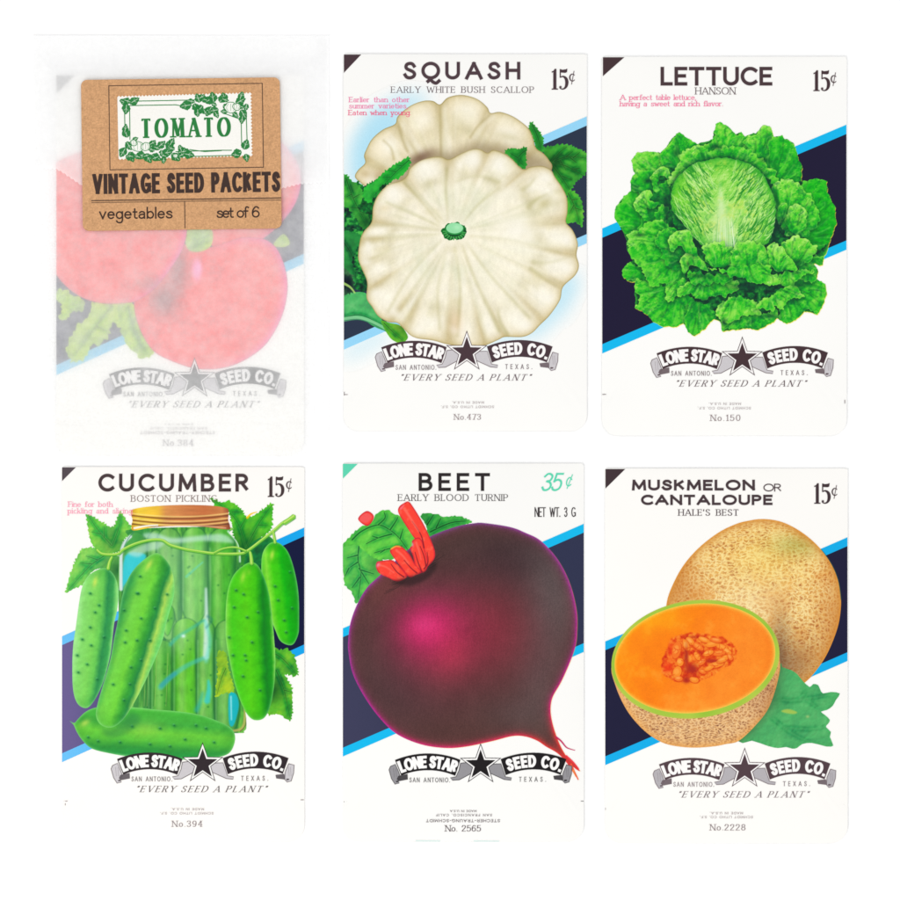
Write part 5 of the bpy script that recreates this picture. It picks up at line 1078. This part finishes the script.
# ---- kraft label and its stamp ------------------------------------------------------------------
def label_art():
    art = Art(80, 74, 286, 234, (212, 163, 119)); ink = (72, 56, 50)
    w = full_win(art); n = fbm(w.shape, 1.3, 95, 3); n2 = fbm(w.shape, 5, 96, 3); n3 = fbm(w.shape, .5, 97, 1, ax=1.6, ay=.7)
    fib = sum(vnoise(w.shape, .55, 200 + k, ax=(4, .8, 2.5)[k], ay=(.7, 4, 2.)[k]) for k in range(3)) / 3 - .5
    art.part('kraft_paper'); art.put(np.ones(w.shape), w, np.clip(np.array((212, 163, 119.)) * (1 + (n - .5) * .17 + (n2 - .5) * .07 + (n3 - .5) * .10 + fib * .14)[..., None], 0, 255)); 
    art.part('border_line')
    art.fill(ribbon(np.array([(109, 86.2), (262.7, 83.8)]), .9, .9), ink, .85); art.fill(ribbon(np.array([(262.5, 83.8), (263.7, 167.6)]), .9, .9), ink, .85)
    art.fill(ribbon(np.array([(263.7, 167.6), (110.4, 170.2)]), .9, .9), ink, .85); art.fill(ribbon(np.array([(110.4, 170.2), (109.2, 86.2)]), .9, .9), ink, .85)
    art.part('rule_line')
    art.fill(ribbon(np.array([(92, 201), (281.8, 198.2)]), 1.1, 1.1), ink, .9); art.fill(ribbon(np.array([(92, 203), (281.8, 200.2)]), .8, .8), ink, .7); art.fill(ribbon(np.array([(185, 201.5), (185.4, 228.4)]), .9, .9), ink, .85)
    art.part('title_lettering'); draw_text(art, 'VINTAGE SEED PACKETS', F_KRAFT, 93, 194.6, 20.4, 280.6, (66, 54, 52), .95, rot=-.75)
    art.part('variety_lettering'); draw_text(art, 'vegetables', F_ARIAL, 99.6, 219.6, 12, 173, (60, 48, 46), .95, rot=-.6)
    art.part('count_lettering'); draw_text(art, 'set of 6', F_ARIAL, 217, 218.4, 11.6, 260, (60, 48, 46), .95, rot=-.6)
    # the stamp
    st = art.part('stamp'); gr = (48, 128, 66)
    q = [(117.7, 96.4), (251.7, 92.8), (252.8, 156.6), (119, 160.2)]
    art.fill(q, (252, 250, 244))
    for (xa, ya), (xb, yb) in ((q[0], q[1]), (q[1], q[2]), (q[3], q[2])):
        L_ = math.hypot(xb - xa, yb - ya); k = int(L_ / 3.3)
        for i in range(k + 1):
            x, y = xa + (xb - xa) * i / k, ya + (yb - ya) * i / k
            art.fill(ellipse(x, y, 1.05, 1.05, 14), (205, 152, 106), .95, own=False)
    fr = art.part('border_line', st)
    for a, b in ((( 133, 101.6), (196, 100.4)), ((130, 106), (176, 105.2)), ((176, 105.2), (190, 108)), ((125, 112), (125.4, 134)), ((130, 108), (130.4, 140)), ((246.6, 118), (247.4, 143)), ((241.4, 120), (242, 148)), ((224, 113.6), (241.4, 120)), ((176, 152), (222, 150.6)), ((186, 157), (236, 155.6)), ((190, 150), (205, 152)), ((222, 150.6), (232, 150.6)), ((205, 152), (222, 151))):
        art.fill(ribbon(np.array([a, b], float), .9, .9), gr, .95)
    art.part('leaf_ornament', st)
    def sprig(x, y, L_, ang, wd=.5):
        L_ = L_ * 1.22
        t = math.radians(ang); d = np.array((math.cos(t), math.sin(t))); nrm = np.array((-d[1], d[0])); o = np.array((x, y))
        P = smooth([o, o + d * L_ * .35 + nrm * L_ * wd * .8, o + d * L_ * .7 + nrm * L_ * wd * .55, o + d * L_, o + d * L_ * .7 - nrm * L_ * wd * .5, o + d * L_ * .35 - nrm * L_ * wd * .75], 4)
        art.fill(serrate(P, 2.2, .5, int(x)), gr, .95); art.stroke([o + d * L_ * .1, o + d * L_ * .85], .55, .45, (236, 242, 228), .9, sm=False)
        for s in (-1, 1): art.stroke([o + d * L_ * .45, o + d * L_ * .62 + nrm * s * L_ * wd * .42], .4, .3, (236, 242, 228), .8, sm=False)
    for a in ((129, 104, 8, 200), (130, 104, 9, 330), (127, 104, 9, 95), (124, 100, 7, 20),
              (192, 105, 10, 170), (194, 104, 8, 60), (200, 103, 8, 250), (203, 106, 10, 130), (205, 103, 9, 330), (212, 107, 9, 120), (214, 103, 9, 260), (220, 103, 8, 300), (219, 110, 8, 170), (226, 102, 8, 250), (236, 104, 9, 330), (240, 100, 7, 290), (241, 110, 9, 60), (243, 116, 7, 100), (208, 101, 7, 200), (228, 112, 6, 180), (198, 109, 7, 90),
              (128, 138, 9, 250), (127, 142, 8, 60), (126, 148, 9, 120), (130, 152, 9, 70), (137, 154, 9, 20), (146, 154, 9, 60), (150, 150, 9, 300), (152, 155, 9, 30), (158, 148, 8, 320), (162, 154, 9, 350), (168, 150, 9, 290), (172, 154, 9, 40), (178, 153, 10, 350), (184, 154, 9, 10), (182, 152, 6, 250), (126, 157, 7, 10), (170, 146, 7, 300), (164, 157, 6, 90),
              (223, 106, 7, 20), (215, 112, 6, 60), (209, 110, 6, 150), (247, 104, 6, 100), (233, 113, 6, 40), (199, 99, 6, 330), (188, 101, 6, 10), (222, 99, 6, 20), (244, 108, 6, 200), (226, 108, 5, 300), (217, 106, 5, 200), (204, 110, 5, 60),
              (133, 141, 5, 330), (141, 158, 6, 200), (150, 145, 6, 330), (155, 151, 6, 200), (159, 157, 6, 160), (167, 157, 6, 200), (175, 150, 6, 200), (144, 157, 5, 340), (134, 157, 6, 190), (125, 133, 7, 280), (154, 147, 6, 20), (179, 157, 6, 330), (162, 150, 5, 90),
              (242, 152, 9, 160), (244, 150, 9, 290), (246, 154, 7, 80), (240, 156, 7, 190)):
        sprig(*a)
    for x, y, r in ((231, 108, 6.2), (237, 107, 4), (138, 147, 6), (146, 147, 4.6), (134, 143, 3.6), (176, 156, 2.4)):
        art.part('tomato_ornament', st); art.fill(wobble(ellipse(x, y, r, r * .86), .4, 3, int(x)), (250, 250, 242), 1.); P = wobble(ellipse(x, y, r, r * .86), .4, 3, int(x)); art.fill(ribbon(np.vstack([P, P[:1]]), .7, .7), gr, .9)
        for k in (-.4, 0, .4): art.stroke([(x + k * r, y - r * .6), (x + k * r * 1.7, y), (x + k * r, y + r * .55)], .4, .35, gr, .75)
    art.part('lettering', st); draw_text(art, 'TOMATO', F_STAMP, 141, 138.6, 19.6, 231.4, gr, .97, rot=-1.)
    return art

# ================================================================ BUILD
import bpy
from mathutils import Vector
S = 1 / 3000.                # layout unit in metres
GAIN = 1.165                  # how bright a perfectly white sheet is lit
scene = bpy.context.scene
coll = scene.collection

def lin(c):
    c = np.clip(np.asarray(c, float) / 255., 0, 1)
    return np.where(c <= .04045, c / 12.92, ((c + .055) / 1.055) ** 2.4)

def ink_lin(c):
    """print colour to reflectance (the sheen of the coated paper adds a little)"""
    return np.clip((lin(c) - SHEEN) / GAIN, 0.002, .93)
SHEEN = .006

def world_xy(x, y):
    return (np.asarray(x, float) - 450) * S, (450 - np.asarray(y, float)) * S

def obj(name, verts, faces, mat, parent=None, cols=None, smooth_=True):
    me = bpy.data.meshes.new(name)
    verts = np.asarray(verts, np.float32)
    if isinstance(faces, np.ndarray) and faces.ndim == 2:
        nf, k = faces.shape
        me.vertices.add(len(verts)); me.vertices.foreach_set('co', verts.ravel())
        me.loops.add(nf * k); me.loops.foreach_set('vertex_index', faces.astype(np.int32).ravel())
        me.polygons.add(nf); me.polygons.foreach_set('loop_start', np.arange(0, nf * k, k, dtype=np.int32))
        me.update(calc_edges=True)
    else:
        me.from_pydata([tuple(map(float, v)) for v in verts], [], [list(map(int, f)) for f in faces])
    if cols is not None:
        at = me.color_attributes.new('print', 'FLOAT_COLOR', 'POINT')
        at.data.foreach_set('color', np.c_[cols, np.ones(len(cols))].astype(np.float32).ravel())
    if smooth_: me.polygons.foreach_set('use_smooth', np.ones(len(me.polygons), bool))
    me.validate(clean_customdata=False); me.update()
    o = bpy.data.objects.new(name, me); coll.objects.link(o); o.parent = parent
    if mat: me.materials.append(mat)
    return o

def empty(name, x, y, z=0.):
    o = bpy.data.objects.new(name, None); coll.objects.link(o)
    X, Y = world_xy(x, y); o.location = (X, Y, z); o.empty_display_size = .01
    return o

# ---------------------------------------------------------------- materials
def mat(name):
    m = bpy.data.materials.new(name); m.use_nodes = True; nt = m.node_tree
    b = nt.nodes['Principled BSDF']
    return m, nt, b

def grain(nt, b, scale, strength, dist=.0001):
    tc = nt.nodes.new('ShaderNodeTexCoord'); nz = nt.nodes.new('ShaderNodeTexNoise'); bp = nt.nodes.new('ShaderNodeBump')
    nz.inputs['Scale'].default_value = scale; nz.inputs['Detail'].default_value = 4
    bp.inputs['Strength'].default_value = strength; bp.inputs['Distance'].default_value = dist
    nt.links.new(tc.outputs['Object'], nz.inputs['Vector']); nt.links.new(nz.outputs['Fac'], bp.inputs['Height']); nt.links.new(bp.outputs['Normal'], b.inputs['Normal'])
    return tc, nz

def paper_mat(name, c, rough=.55, spec=.12, tint=None, amt=.02):
    m, nt, b = mat(name)
    b.inputs['Roughness'].default_value = rough; b.inputs['Specular IOR Level'].default_value = spec
    tc, nz = grain(nt, b, 900, .12)
    n2 = nt.nodes.new('ShaderNodeTexNoise'); n2.inputs['Scale'].default_value = 45; n2.inputs['Detail'].default_value = 5
    nt.links.new(tc.outputs['Object'], n2.inputs['Vector'])
    r = nt.nodes.new('ShaderNodeValToRGB'); c = np.asarray(c, float)
    r.color_ramp.elements[0].position = .3; r.color_ramp.elements[1].position = .7
    r.color_ramp.elements[0].color = (*(c * (1 - amt)), 1); r.color_ramp.elements[1].color = (*np.minimum(c * (1 + amt), .95), 1)
    nt.links.new(n2.outputs['Fac'], r.inputs['Fac']); nt.links.new(r.outputs['Color'], b.inputs['Base Color'])
    return m

def print_mat(name, rough=.5, spec=.12):
    m, nt, b = mat(name)
    b.inputs['Roughness'].default_value = rough; b.inputs['Specular IOR Level'].default_value = spec
    at = nt.nodes.new('ShaderNodeVertexColor'); at.layer_name = 'print'
    tc, nz = grain(nt, b, 1100, .10)
    mx = nt.nodes.new('ShaderNodeMixRGB'); mx.blend_type = 'MULTIPLY'; mx.inputs['Fac'].default_value = 1
    n2 = nt.nodes.new('ShaderNodeTexNoise'); n2.inputs['Scale'].default_value = 2600; n2.inputs['Detail'].default_value = 2
    mr = nt.nodes.new('ShaderNodeMapRange'); mr.inputs['To Min'].default_value = .93; mr.inputs['To Max'].default_value = 1.07
    nt.links.new(tc.outputs['Object'], n2.inputs['Vector']); nt.links.new(n2.outputs['Fac'], mr.inputs['Value'])
    nt.links.new(at.outputs['Color'], mx.inputs['Color1']); nt.links.new(mr.outputs['Result'], mx.inputs['Color2'])
    nt.links.new(mx.outputs['Color'], b.inputs['Base Color'])
    return m

def glassine_mat(name, clear, c=(.985, .985, .985), seed=0., var=.06):
    """milky translucent paper: part of the light passes straight through, part is scattered"""
    m, nt, b = mat(name); nt.nodes.remove(b); out = nt.nodes['Material Output']
    df = nt.nodes.new('ShaderNodeBsdfDiffuse'); tr = nt.nodes.new('ShaderNodeBsdfTransparent'); tl = nt.nodes.new('ShaderNodeBsdfTranslucent')
    df.inputs['Color'].default_value = (*c, 1); tl.inputs['Color'].default_value = (*c, 1)
    m1 = nt.nodes.new('ShaderNodeMixShader'); m1.inputs['Fac'].default_value = .35
    m2 = nt.nodes.new('ShaderNodeMixShader')
    tc = nt.nodes.new('ShaderNodeTexCoord'); nz = nt.nodes.new('ShaderNodeTexNoise'); nz.inputs['Scale'].default_value = 190; nz.inputs['Detail'].default_value = 6; nz.inputs['Roughness'].default_value = .65
    mr = nt.nodes.new('ShaderNodeMapRange'); mr.inputs['From Min'].default_value = .3; mr.inputs['From Max'].default_value = .7
    mr.inputs['To Min'].default_value = clear - var; mr.inputs['To Max'].default_value = clear + var
    nt.links.new(tc.outputs['Object'], nz.inputs['Vector']); nt.links.new(nz.outputs['Fac'], mr.inputs['Value']); nt.links.new(mr.outputs['Result'], m2.inputs['Fac'])
    nt.links.new(df.outputs[0], m1.inputs[1]); nt.links.new(tl.outputs[0], m1.inputs[2])
    nt.links.new(m1.outputs[0], m2.inputs[1]); nt.links.new(tr.outputs[0], m2.inputs[2]); nt.links.new(m2.outputs[0], out.inputs['Surface'])
    return m

M_INK = print_mat('printed_colour')
M_KRAFT = print_mat('kraft_print', .8, .05)

# ---------------------------------------------------------------- envelopes
def rounded_outline(x0, y0, x1, y1, rb, rt=1., n=10, seed=0):
    """packet outline, square at the top, rounded at the bottom corners; clockwise from top left"""
    P = []
    for cx, cy, r, a0 in ((x0 + rt, y0 + rt, rt, 180), (x1 - rt, y0 + rt, rt, 270), (x1 - rb, y1 - rb, rb, 0), (x0 + rb, y1 - rb, rb, 90)):
        for k in range(n + 1):
            a = math.radians(a0 + 90 * k / n); P.append((cx + r * math.cos(a), cy + r * math.sin(a)))
    return np.array(P)

class Sheet:
    """height of a packet's front above the table, in metres"""
    def __init__(self, x0, y0, x1, y1, puff, edge, seed, fold=None, lift=0.):
        self.b = (x0, y0, x1, y1); self.puff = puff; self.edge = edge; self.fold = fold; self.lift = lift
        r = np.random.RandomState(seed); self.w = [(r.uniform(.6, 1.7), r.uniform(.5, 1.4), r.uniform(0, 6.28), r.uniform(.5, 1)) for _ in range(5)]
    def z(self, x, y):
        x0, y0, x1, y1 = self.b; u = (np.asarray(x, float) - x0) / (x1 - x0); v = (np.asarray(y, float) - y0) / (y1 - y0)
        f = np.clip(4 * u * (1 - u), 0, 1) ** .7 * np.clip(4 * v * (1 - v), 0, 1) ** .6
        q = sum(a * np.sin(6.28 * (fu * u + fv * v) + p) for fu, fv, p, a in self.w) / 5
        h = self.edge + self.puff * f * (1 + .18 * q) + .00012 * q * (1 - f)
        if self.fold is not None:         # pressed fold across the foot of the packet
            h = h - .00018 * np.exp(-((np.asarray(y, float) - self.fold) / 2.2) ** 2)
        return h + self.lift

def sheet_mesh(name, outline, sheet, mat_, parent, org, thick, step=5., dz=0., serr=None):
    """a paper body: curved front following the sheet, closed down to its underside"""
    O = resample(outline, step) if serr is None else outline
    n = len(O); c = O.mean(0)
    rings = [1., .993, .97, .93, .86, .76, .64, .5, .36, .22, .1]
    V = []; F = []
    for s in rings:
        q = c + (O - c) * s; X, Y = world_xy(q[:, 0], q[:, 1]); V.append(np.c_[X, Y, sheet.z(q[:, 0], q[:, 1]) + dz])
    for k in range(len(rings) - 1):
        for i in range(n):
            j = (i + 1) % n; F.append((k * n + i, (k + 1) * n + i, (k + 1) * n + j, k * n + j))
    X, Y = world_xy([c[0]], [c[1]]); V.append(np.c_[X, Y, sheet.z([c[0]], [c[1]]) + dz]); ci = len(rings) * n
    k = len(rings) - 1
    for i in range(n): F.append((k * n + i, ci, k * n + (i + 1) % n))
    X, Y = world_xy(O[:, 0], O[:, 1])
    if thick is not None:
        zb = np.maximum(V[0][:, 2] - thick, 0.00006 + sheet.lift * 0)
        V.append(V[0].copy()); t0 = ci + 1
        V.append(np.c_[X, Y, zb]); b0 = t0 + n
        for i in range(n):
            j = (i + 1) % n; F.append((t0 + i, t0 + j, b0 + j, b0 + i))
        V.append(np.c_[X, Y, zb]); b1 = b0 + n
        F.append([b1 + i for i in range(n)])
    V = np.vstack(V) - np.array(org)
    return obj(name, V, F, mat_, parent)

def grid_sheet(name, x0, y0, x1, y1, inside, sheet, mat_, parent, org, step=3., dz=0.):
    """thin sheet cut to an outline: a fine grid trimmed by the curve, border points pulled onto it"""
    return sheet_mesh(name, inside, sheet, mat_, parent, org, None, step, dz)

def islands(M):
    """label the connected islands of a mask, row run by row run"""
    lab = np.zeros(M.shape, int); par = [0]
    def find(a):
        while par[a] != a: par[a] = par[par[a]]; a = par[a]
        return a
    prev = []
    for j in range(M.shape[0]):
        r = np.diff(np.r_[0, M[j].astype(int), 0]); st = np.nonzero(r == 1)[0]; en = np.nonzero(r == -1)[0]; cur = []; p = 0
        for a, b in zip(st, en):
            n = len(par); par.append(n)
            for c, e, l in prev:
                if c <= b and e >= a: par[find(l)] = find(n)
            lab[j, a:b] = n; cur.append((a, b, n))
        prev = cur
    root = np.array([find(i) for i in range(len(par))]); _, inv = np.unique(root, return_inverse=True)
    return inv[lab]

def print_parts(art, sheet, parent, org, dz=.00004, inside=None, mat_=None):
    """each printed part of a front becomes a mesh of its own, lying on the paper"""
    H, W = art.ids.shape
    ids = art.ids.copy()
    xs = art.x0 + np.arange(W) / K; ys = art.y0 + np.arange(H) / K
    if inside is not None:
        ok = art.full(inside) > .5; ids[~ok] = 0
    a, b, c, d = ids[:-1, :-1], ids[:-1, 1:], ids[1:, 1:], ids[1:, :-1]
    cell = np.where(a > 0, a, np.where(b > 0, b, np.where(c > 0, c, d)))
    if inside is not None:
        cell = np.where(ok[:-1, :-1] & ok[1:, 1:] & ok[:-1, 1:] & ok[1:, :-1], cell, 0)
    for k in range(1, len(art.parts)):
        lb = islands(cell == k); cnt = np.bincount(lb.ravel())
        if len(cnt) < 3 or 'lettering' in art.parts[k][0]: continue
        sm = (cnt <= 60)[lb] & (cell == k)
        for _ in range(12):
            if not sm.any(): break
            for ax, s_ in ((1, 1), (1, -1), (0, 1), (0, -1)):
                nb = np.roll(cell, s_, ax); nz = np.roll(sm, s_, ax)
                t_ = sm & (nb > 0) & (nb != k) & ~nz; cell[t_] = nb[t_]; sm &= ~t_
    X, Y = np.meshgrid(xs, ys); Z = sheet.z(X, Y) + dz
    wx, wy = world_xy(X, Y); co = np.stack([wx - org[0], wy - org[1], Z - org[2]], -1).reshape(-1, 3)
    colr = ink_lin(art.img).reshape(-1, 3); made = {}
    def one(name, sub, jj, ii, k):
        base = jj * W + ii
        q = np.stack([base + W, base + W + 1, base + 1, base], 1)
        u, inv = np.unique(q, return_inverse=True)
        return obj(name, co[u], inv.reshape(-1, 4), mat_ or M_INK, made.get(sub, parent) if sub else parent, colr[u])
    for k in range(1, len(art.parts)):
        name, sub = art.parts[k]
        jj, ii = np.nonzero(cell == k)
        if len(jj) < 3: continue
        if not any(t in name for t in ('lettering', 'ornament', 'emblem', 'banner', 'seeds', 'stem')):
            lb = islands(cell == k)[jj, ii]; cnt = np.bincount(lb); big = np.nonzero(cnt > 60)[0]
            if len(big) > 1:
                main = big[np.argmax(cnt[big])]; lb = np.where(np.isin(lb, big), lb, main)   # specks stay with the largest piece
                for b_ in sorted(big, key=lambda q_: cnt[q_]):
                    s_ = lb == b_; made[k] = one(name, sub, jj[s_], ii[s_], k)
                continue
        made[k] = one(name, sub, jj, ii, k)
    return made

def packet(art, label, outline, fold, paper, seed, cat='seed packet', puff=.0011, name='seed_packet', lift=0.):
    x0, y0, x1, y1 = outline[:, 0].min(), outline[:, 1].min(), outline[:, 0].max(), outline[:, 1].max()
    e = empty(name, (x0 + x1) / 2, (y0 + y1) / 2, lift); e['label'] = label; e['category'] = cat; e['group'] = 'vintage vegetable seed packets laid out in a grid'
    org = tuple(e.location)
    sh = Sheet(x0, y0, x1, y1, puff, .00055, seed, fold, lift)
    pm = paper_mat('packet_paper', ink_lin(paper), .5, .12, amt=.006)
    # front of the paper envelope, and the turned-up foot below the fold
    body = outline
    sheet_mesh('envelope', body, sh, pm, e, org, .0004, 4.)
    print_parts(art, sh, e, org, inside=outline)
    return e

def tilt(P, deg, c):
    a = math.radians(deg); P = np.array(P) - c
    return np.c_[P[:, 0] * math.cos(a) - P[:, 1] * math.sin(a), P[:, 0] * math.sin(a) + P[:, 1] * math.cos(a)] + c

for f, lab, box, fold, seed, rb in (
        (squash_art, 'seed packet printed with two cream white scallop squashes and the word SQUASH', (343.5, 54, 587, 431), 397, 1, 15),
        (lettuce_art, 'seed packet printed with one frilly green lettuce head', (602, 56.5, 847, 435.6), 398, 2, 16),
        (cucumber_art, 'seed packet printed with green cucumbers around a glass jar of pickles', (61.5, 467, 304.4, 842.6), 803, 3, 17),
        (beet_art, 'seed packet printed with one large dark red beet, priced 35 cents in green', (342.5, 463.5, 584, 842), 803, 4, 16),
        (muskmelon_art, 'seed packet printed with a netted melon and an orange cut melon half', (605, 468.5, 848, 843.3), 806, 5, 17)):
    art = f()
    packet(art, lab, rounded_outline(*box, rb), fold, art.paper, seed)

# the tomato packet lies inside the glassine bag
art = tomato_art()
packet(art, 'seed packet printed with red tomatoes, showing pale through the milky glassine bag', rounded_outline(56, 75, 304, 455, 15), 421, art.paper, 6, puff=.0007, lift=.00012)

# ---------------------------------------------------------------- the bag
bx0, by0, bx1, by1 = 32, 35, 329, 462
bag = empty('glassine_bag', (bx0 + bx1) / 2, (by0 + by1) / 2); bag['label'] = 'translucent white glassine bag with a brown kraft label, holding the tomato packet'; bag['category'] = 'paper bag'
org = tuple(bag.location)
class BagTop:
    """front of the bag drapes over the packet inside it"""
    def z(self, x, y):
        x = np.asarray(x, float); y = np.asarray(y, float)
        d = np.maximum(np.maximum(56 - x, x - 304), np.maximum(75 - y, y - 455))
        t = 1 - sstep(-4, 24, d)
        return .00022 + .0012 * t + TS.z(np.clip(x, 56, 304), np.clip(y, 75, 455)) * t + .00012 * np.sin(x / 17. + y / 41.) * t + .0001 * np.sin(y / 13. - x / 60.)
    lift = 0.
TS = Sheet(56, 75, 304, 455, .0007, .0, 6, 421, 0.)
BT = BagTop()
def net(name, xs, ys, fz, mat_, parent, keep=None):
    X, Y = np.meshgrid(xs, ys); wx, wy = world_xy(X, Y); Z = fz(X, Y)
    co = np.stack([wx - org[0], wy - org[1], Z - org[2]], -1).reshape(-1, 3)
    W = len(xs); jj, ii = np.meshgrid(np.arange(len(ys) - 1), np.arange(W - 1), indexing='ij'); base = (jj * W + ii).ravel()
    return obj(name, co, np.stack([base + W, base + W + 1, base + 1, base], 1), mat_, parent)
M_G1 = glassine_mat('glassine', .435, var=.10); M_G2 = glassine_mat('glassine_double', .30, var=.05); M_G0 = glassine_mat('glassine_back', .55)
net('back_panel', np.linspace(bx0, bx1, 60), np.linspace(by0, by1, 80), lambda x, y: .00005 + 0 * x, M_G0, bag)
net('front_panel', np.linspace(bx0 + .5, bx1 - .5, 120), np.linspace(by0 + .5, by1 - .5, 170), lambda x, y: BT.z(x, y), M_G1, bag)
net('side_seam', np.linspace(316, bx1 - .2, 8), np.linspace(by0 + 1, by1 - 1, 120), lambda x, y: BT.z(x, y) + .00012, M_G0, bag)
# flap folded over the front, with a pinked lower edge
xs = np.arange(bx0, bx1 + .01, .75); t = np.linspace(0, 1, 60)
zig = np.abs(((xs / 4.2) % 1) - .5) * 3.4
low = np.interp(xs, [32, 56, 62, 84, 200, 280, 300, 329], [167, 168, 171, 186, 190, 188, 183, 181]) + zig
X = np.repeat(xs[None], 60, 0); Y = (by0 + .3) + (low[None] - by0) * t[:, None]
wx, wy = world_xy(X, Y); Z = BT.z(X, Y) + .00022
co = np.stack([wx - org[0], wy - org[1], Z - org[2]], -1).reshape(-1, 3); W = len(xs)
jj, ii = np.meshgrid(np.arange(59), np.arange(W - 1), indexing='ij'); base = (jj * W + ii).ravel()
obj('folded_flap', co, np.stack([base + W, base + W + 1, base + 1, base], 1), M_G2, bag)
# kraft label stuck across the flap
lab = label_art()
lp = rounded_outline(82.3, 79, 281, 230, 6, 6); lp = tilt(lp, -.75, np.array((181.5, 154.5)))
class LabelTop:
    lift = 0.
    def z(self, x, y):
        x = np.asarray(x, float); y = np.asarray(y, float)
        return BT.z(x, y) * .25 + .75 * BT.z(np.full_like(x, 181.), np.full_like(y, 160.)) + .00050
LT = LabelTop()
Ol = resample(lp, 2.)
def kraft_sheet():
    H, W = lab.ids.shape; ok = lab.full(lp) > .5
    return ok
M_KP = paper_mat('kraft_paper', ink_lin((212, 163, 119)), .85, .04, amt=.05)
kl = sheet_mesh('kraft_label', lp, LT, M_KP, bag, org, .00012, 2.)
kl['label'] = 'brown kraft paper sticker lettered VINTAGE SEED PACKETS with a small green TOMATO stamp'
print_parts(lab, LT, kl, org, dz=.00003, inside=lp, mat_=M_KRAFT)
# flatten: label parts are sub-parts of the bag's label (nothing deeper)
for o in list(kl.children):
    for ch in list(o.children):
        ch.parent = kl; ch.name = 'stamp_' + ch.name.split('.')[0]

# ---------------------------------------------------------------- table top, light, camera
gm = paper_mat('white_surface', (.90, .90, .90), .7, .05, amt=.004)
g = obj('ground', [(-1.5, -1.5, 0), (1.5, -1.5, 0), (1.5, 1.5, 0), (-1.5, 1.5, 0)], [(0, 1, 2, 3)], gm, None); g['kind'] = 'structure'

wd = bpy.data.worlds.new('World'); scene.world = wd; wd.use_nodes = True
wd.node_tree.nodes['Background'].inputs['Color'].default_value = (1, 1, 1, 1); wd.node_tree.nodes['Background'].inputs['Strength'].default_value = .80

def area(name, loc, target, size, power, c=(1, 1, 1)):
    l = bpy.data.lights.new(name, 'AREA'); l.shape = 'RECTANGLE'; l.size, l.size_y = size; l.energy = power; l.color = c
    o = bpy.data.objects.new(name, l); coll.objects.link(o); o.location = loc
    o.rotation_euler = (Vector(target) - Vector(loc)).to_track_quat('-Z', 'Y').to_euler()
    return o
area('added_softbox', (-.55, -.75, .75), (0, 0, 0), (.7, .7), 6.9, (1, .99, .975))  # unseen softbox lamp, added as the main light from the lower left
area('bounce_light', (.75, .55, .8), (0, 0, 0), (.8, .8), 3.0, (.97, .985, 1))

cam = bpy.data.cameras.new('camera'); co_ = bpy.data.objects.new('camera', cam); coll.objects.link(co_)
D = 1.1; cam.sensor_width = 36; cam.lens = 36 * (D - .0012) / (900 * S); cam.clip_start = .01; cam.clip_end = 50
co_.location = (0, 0, D); co_.rotation_euler = (0, 0, 0); scene.camera = co_
scene.render.engine = 'CYCLES'
scene.cycles.max_bounces = 16; scene.cycles.diffuse_bounces = 12; scene.cycles.transmission_bounces = 12; scene.cycles.transparent_max_bounces = 12
scene.view_settings.view_transform = 'Standard'; scene.view_settings.look = 'None'; scene.view_settings.exposure = 0; scene.view_settings.gamma = 1
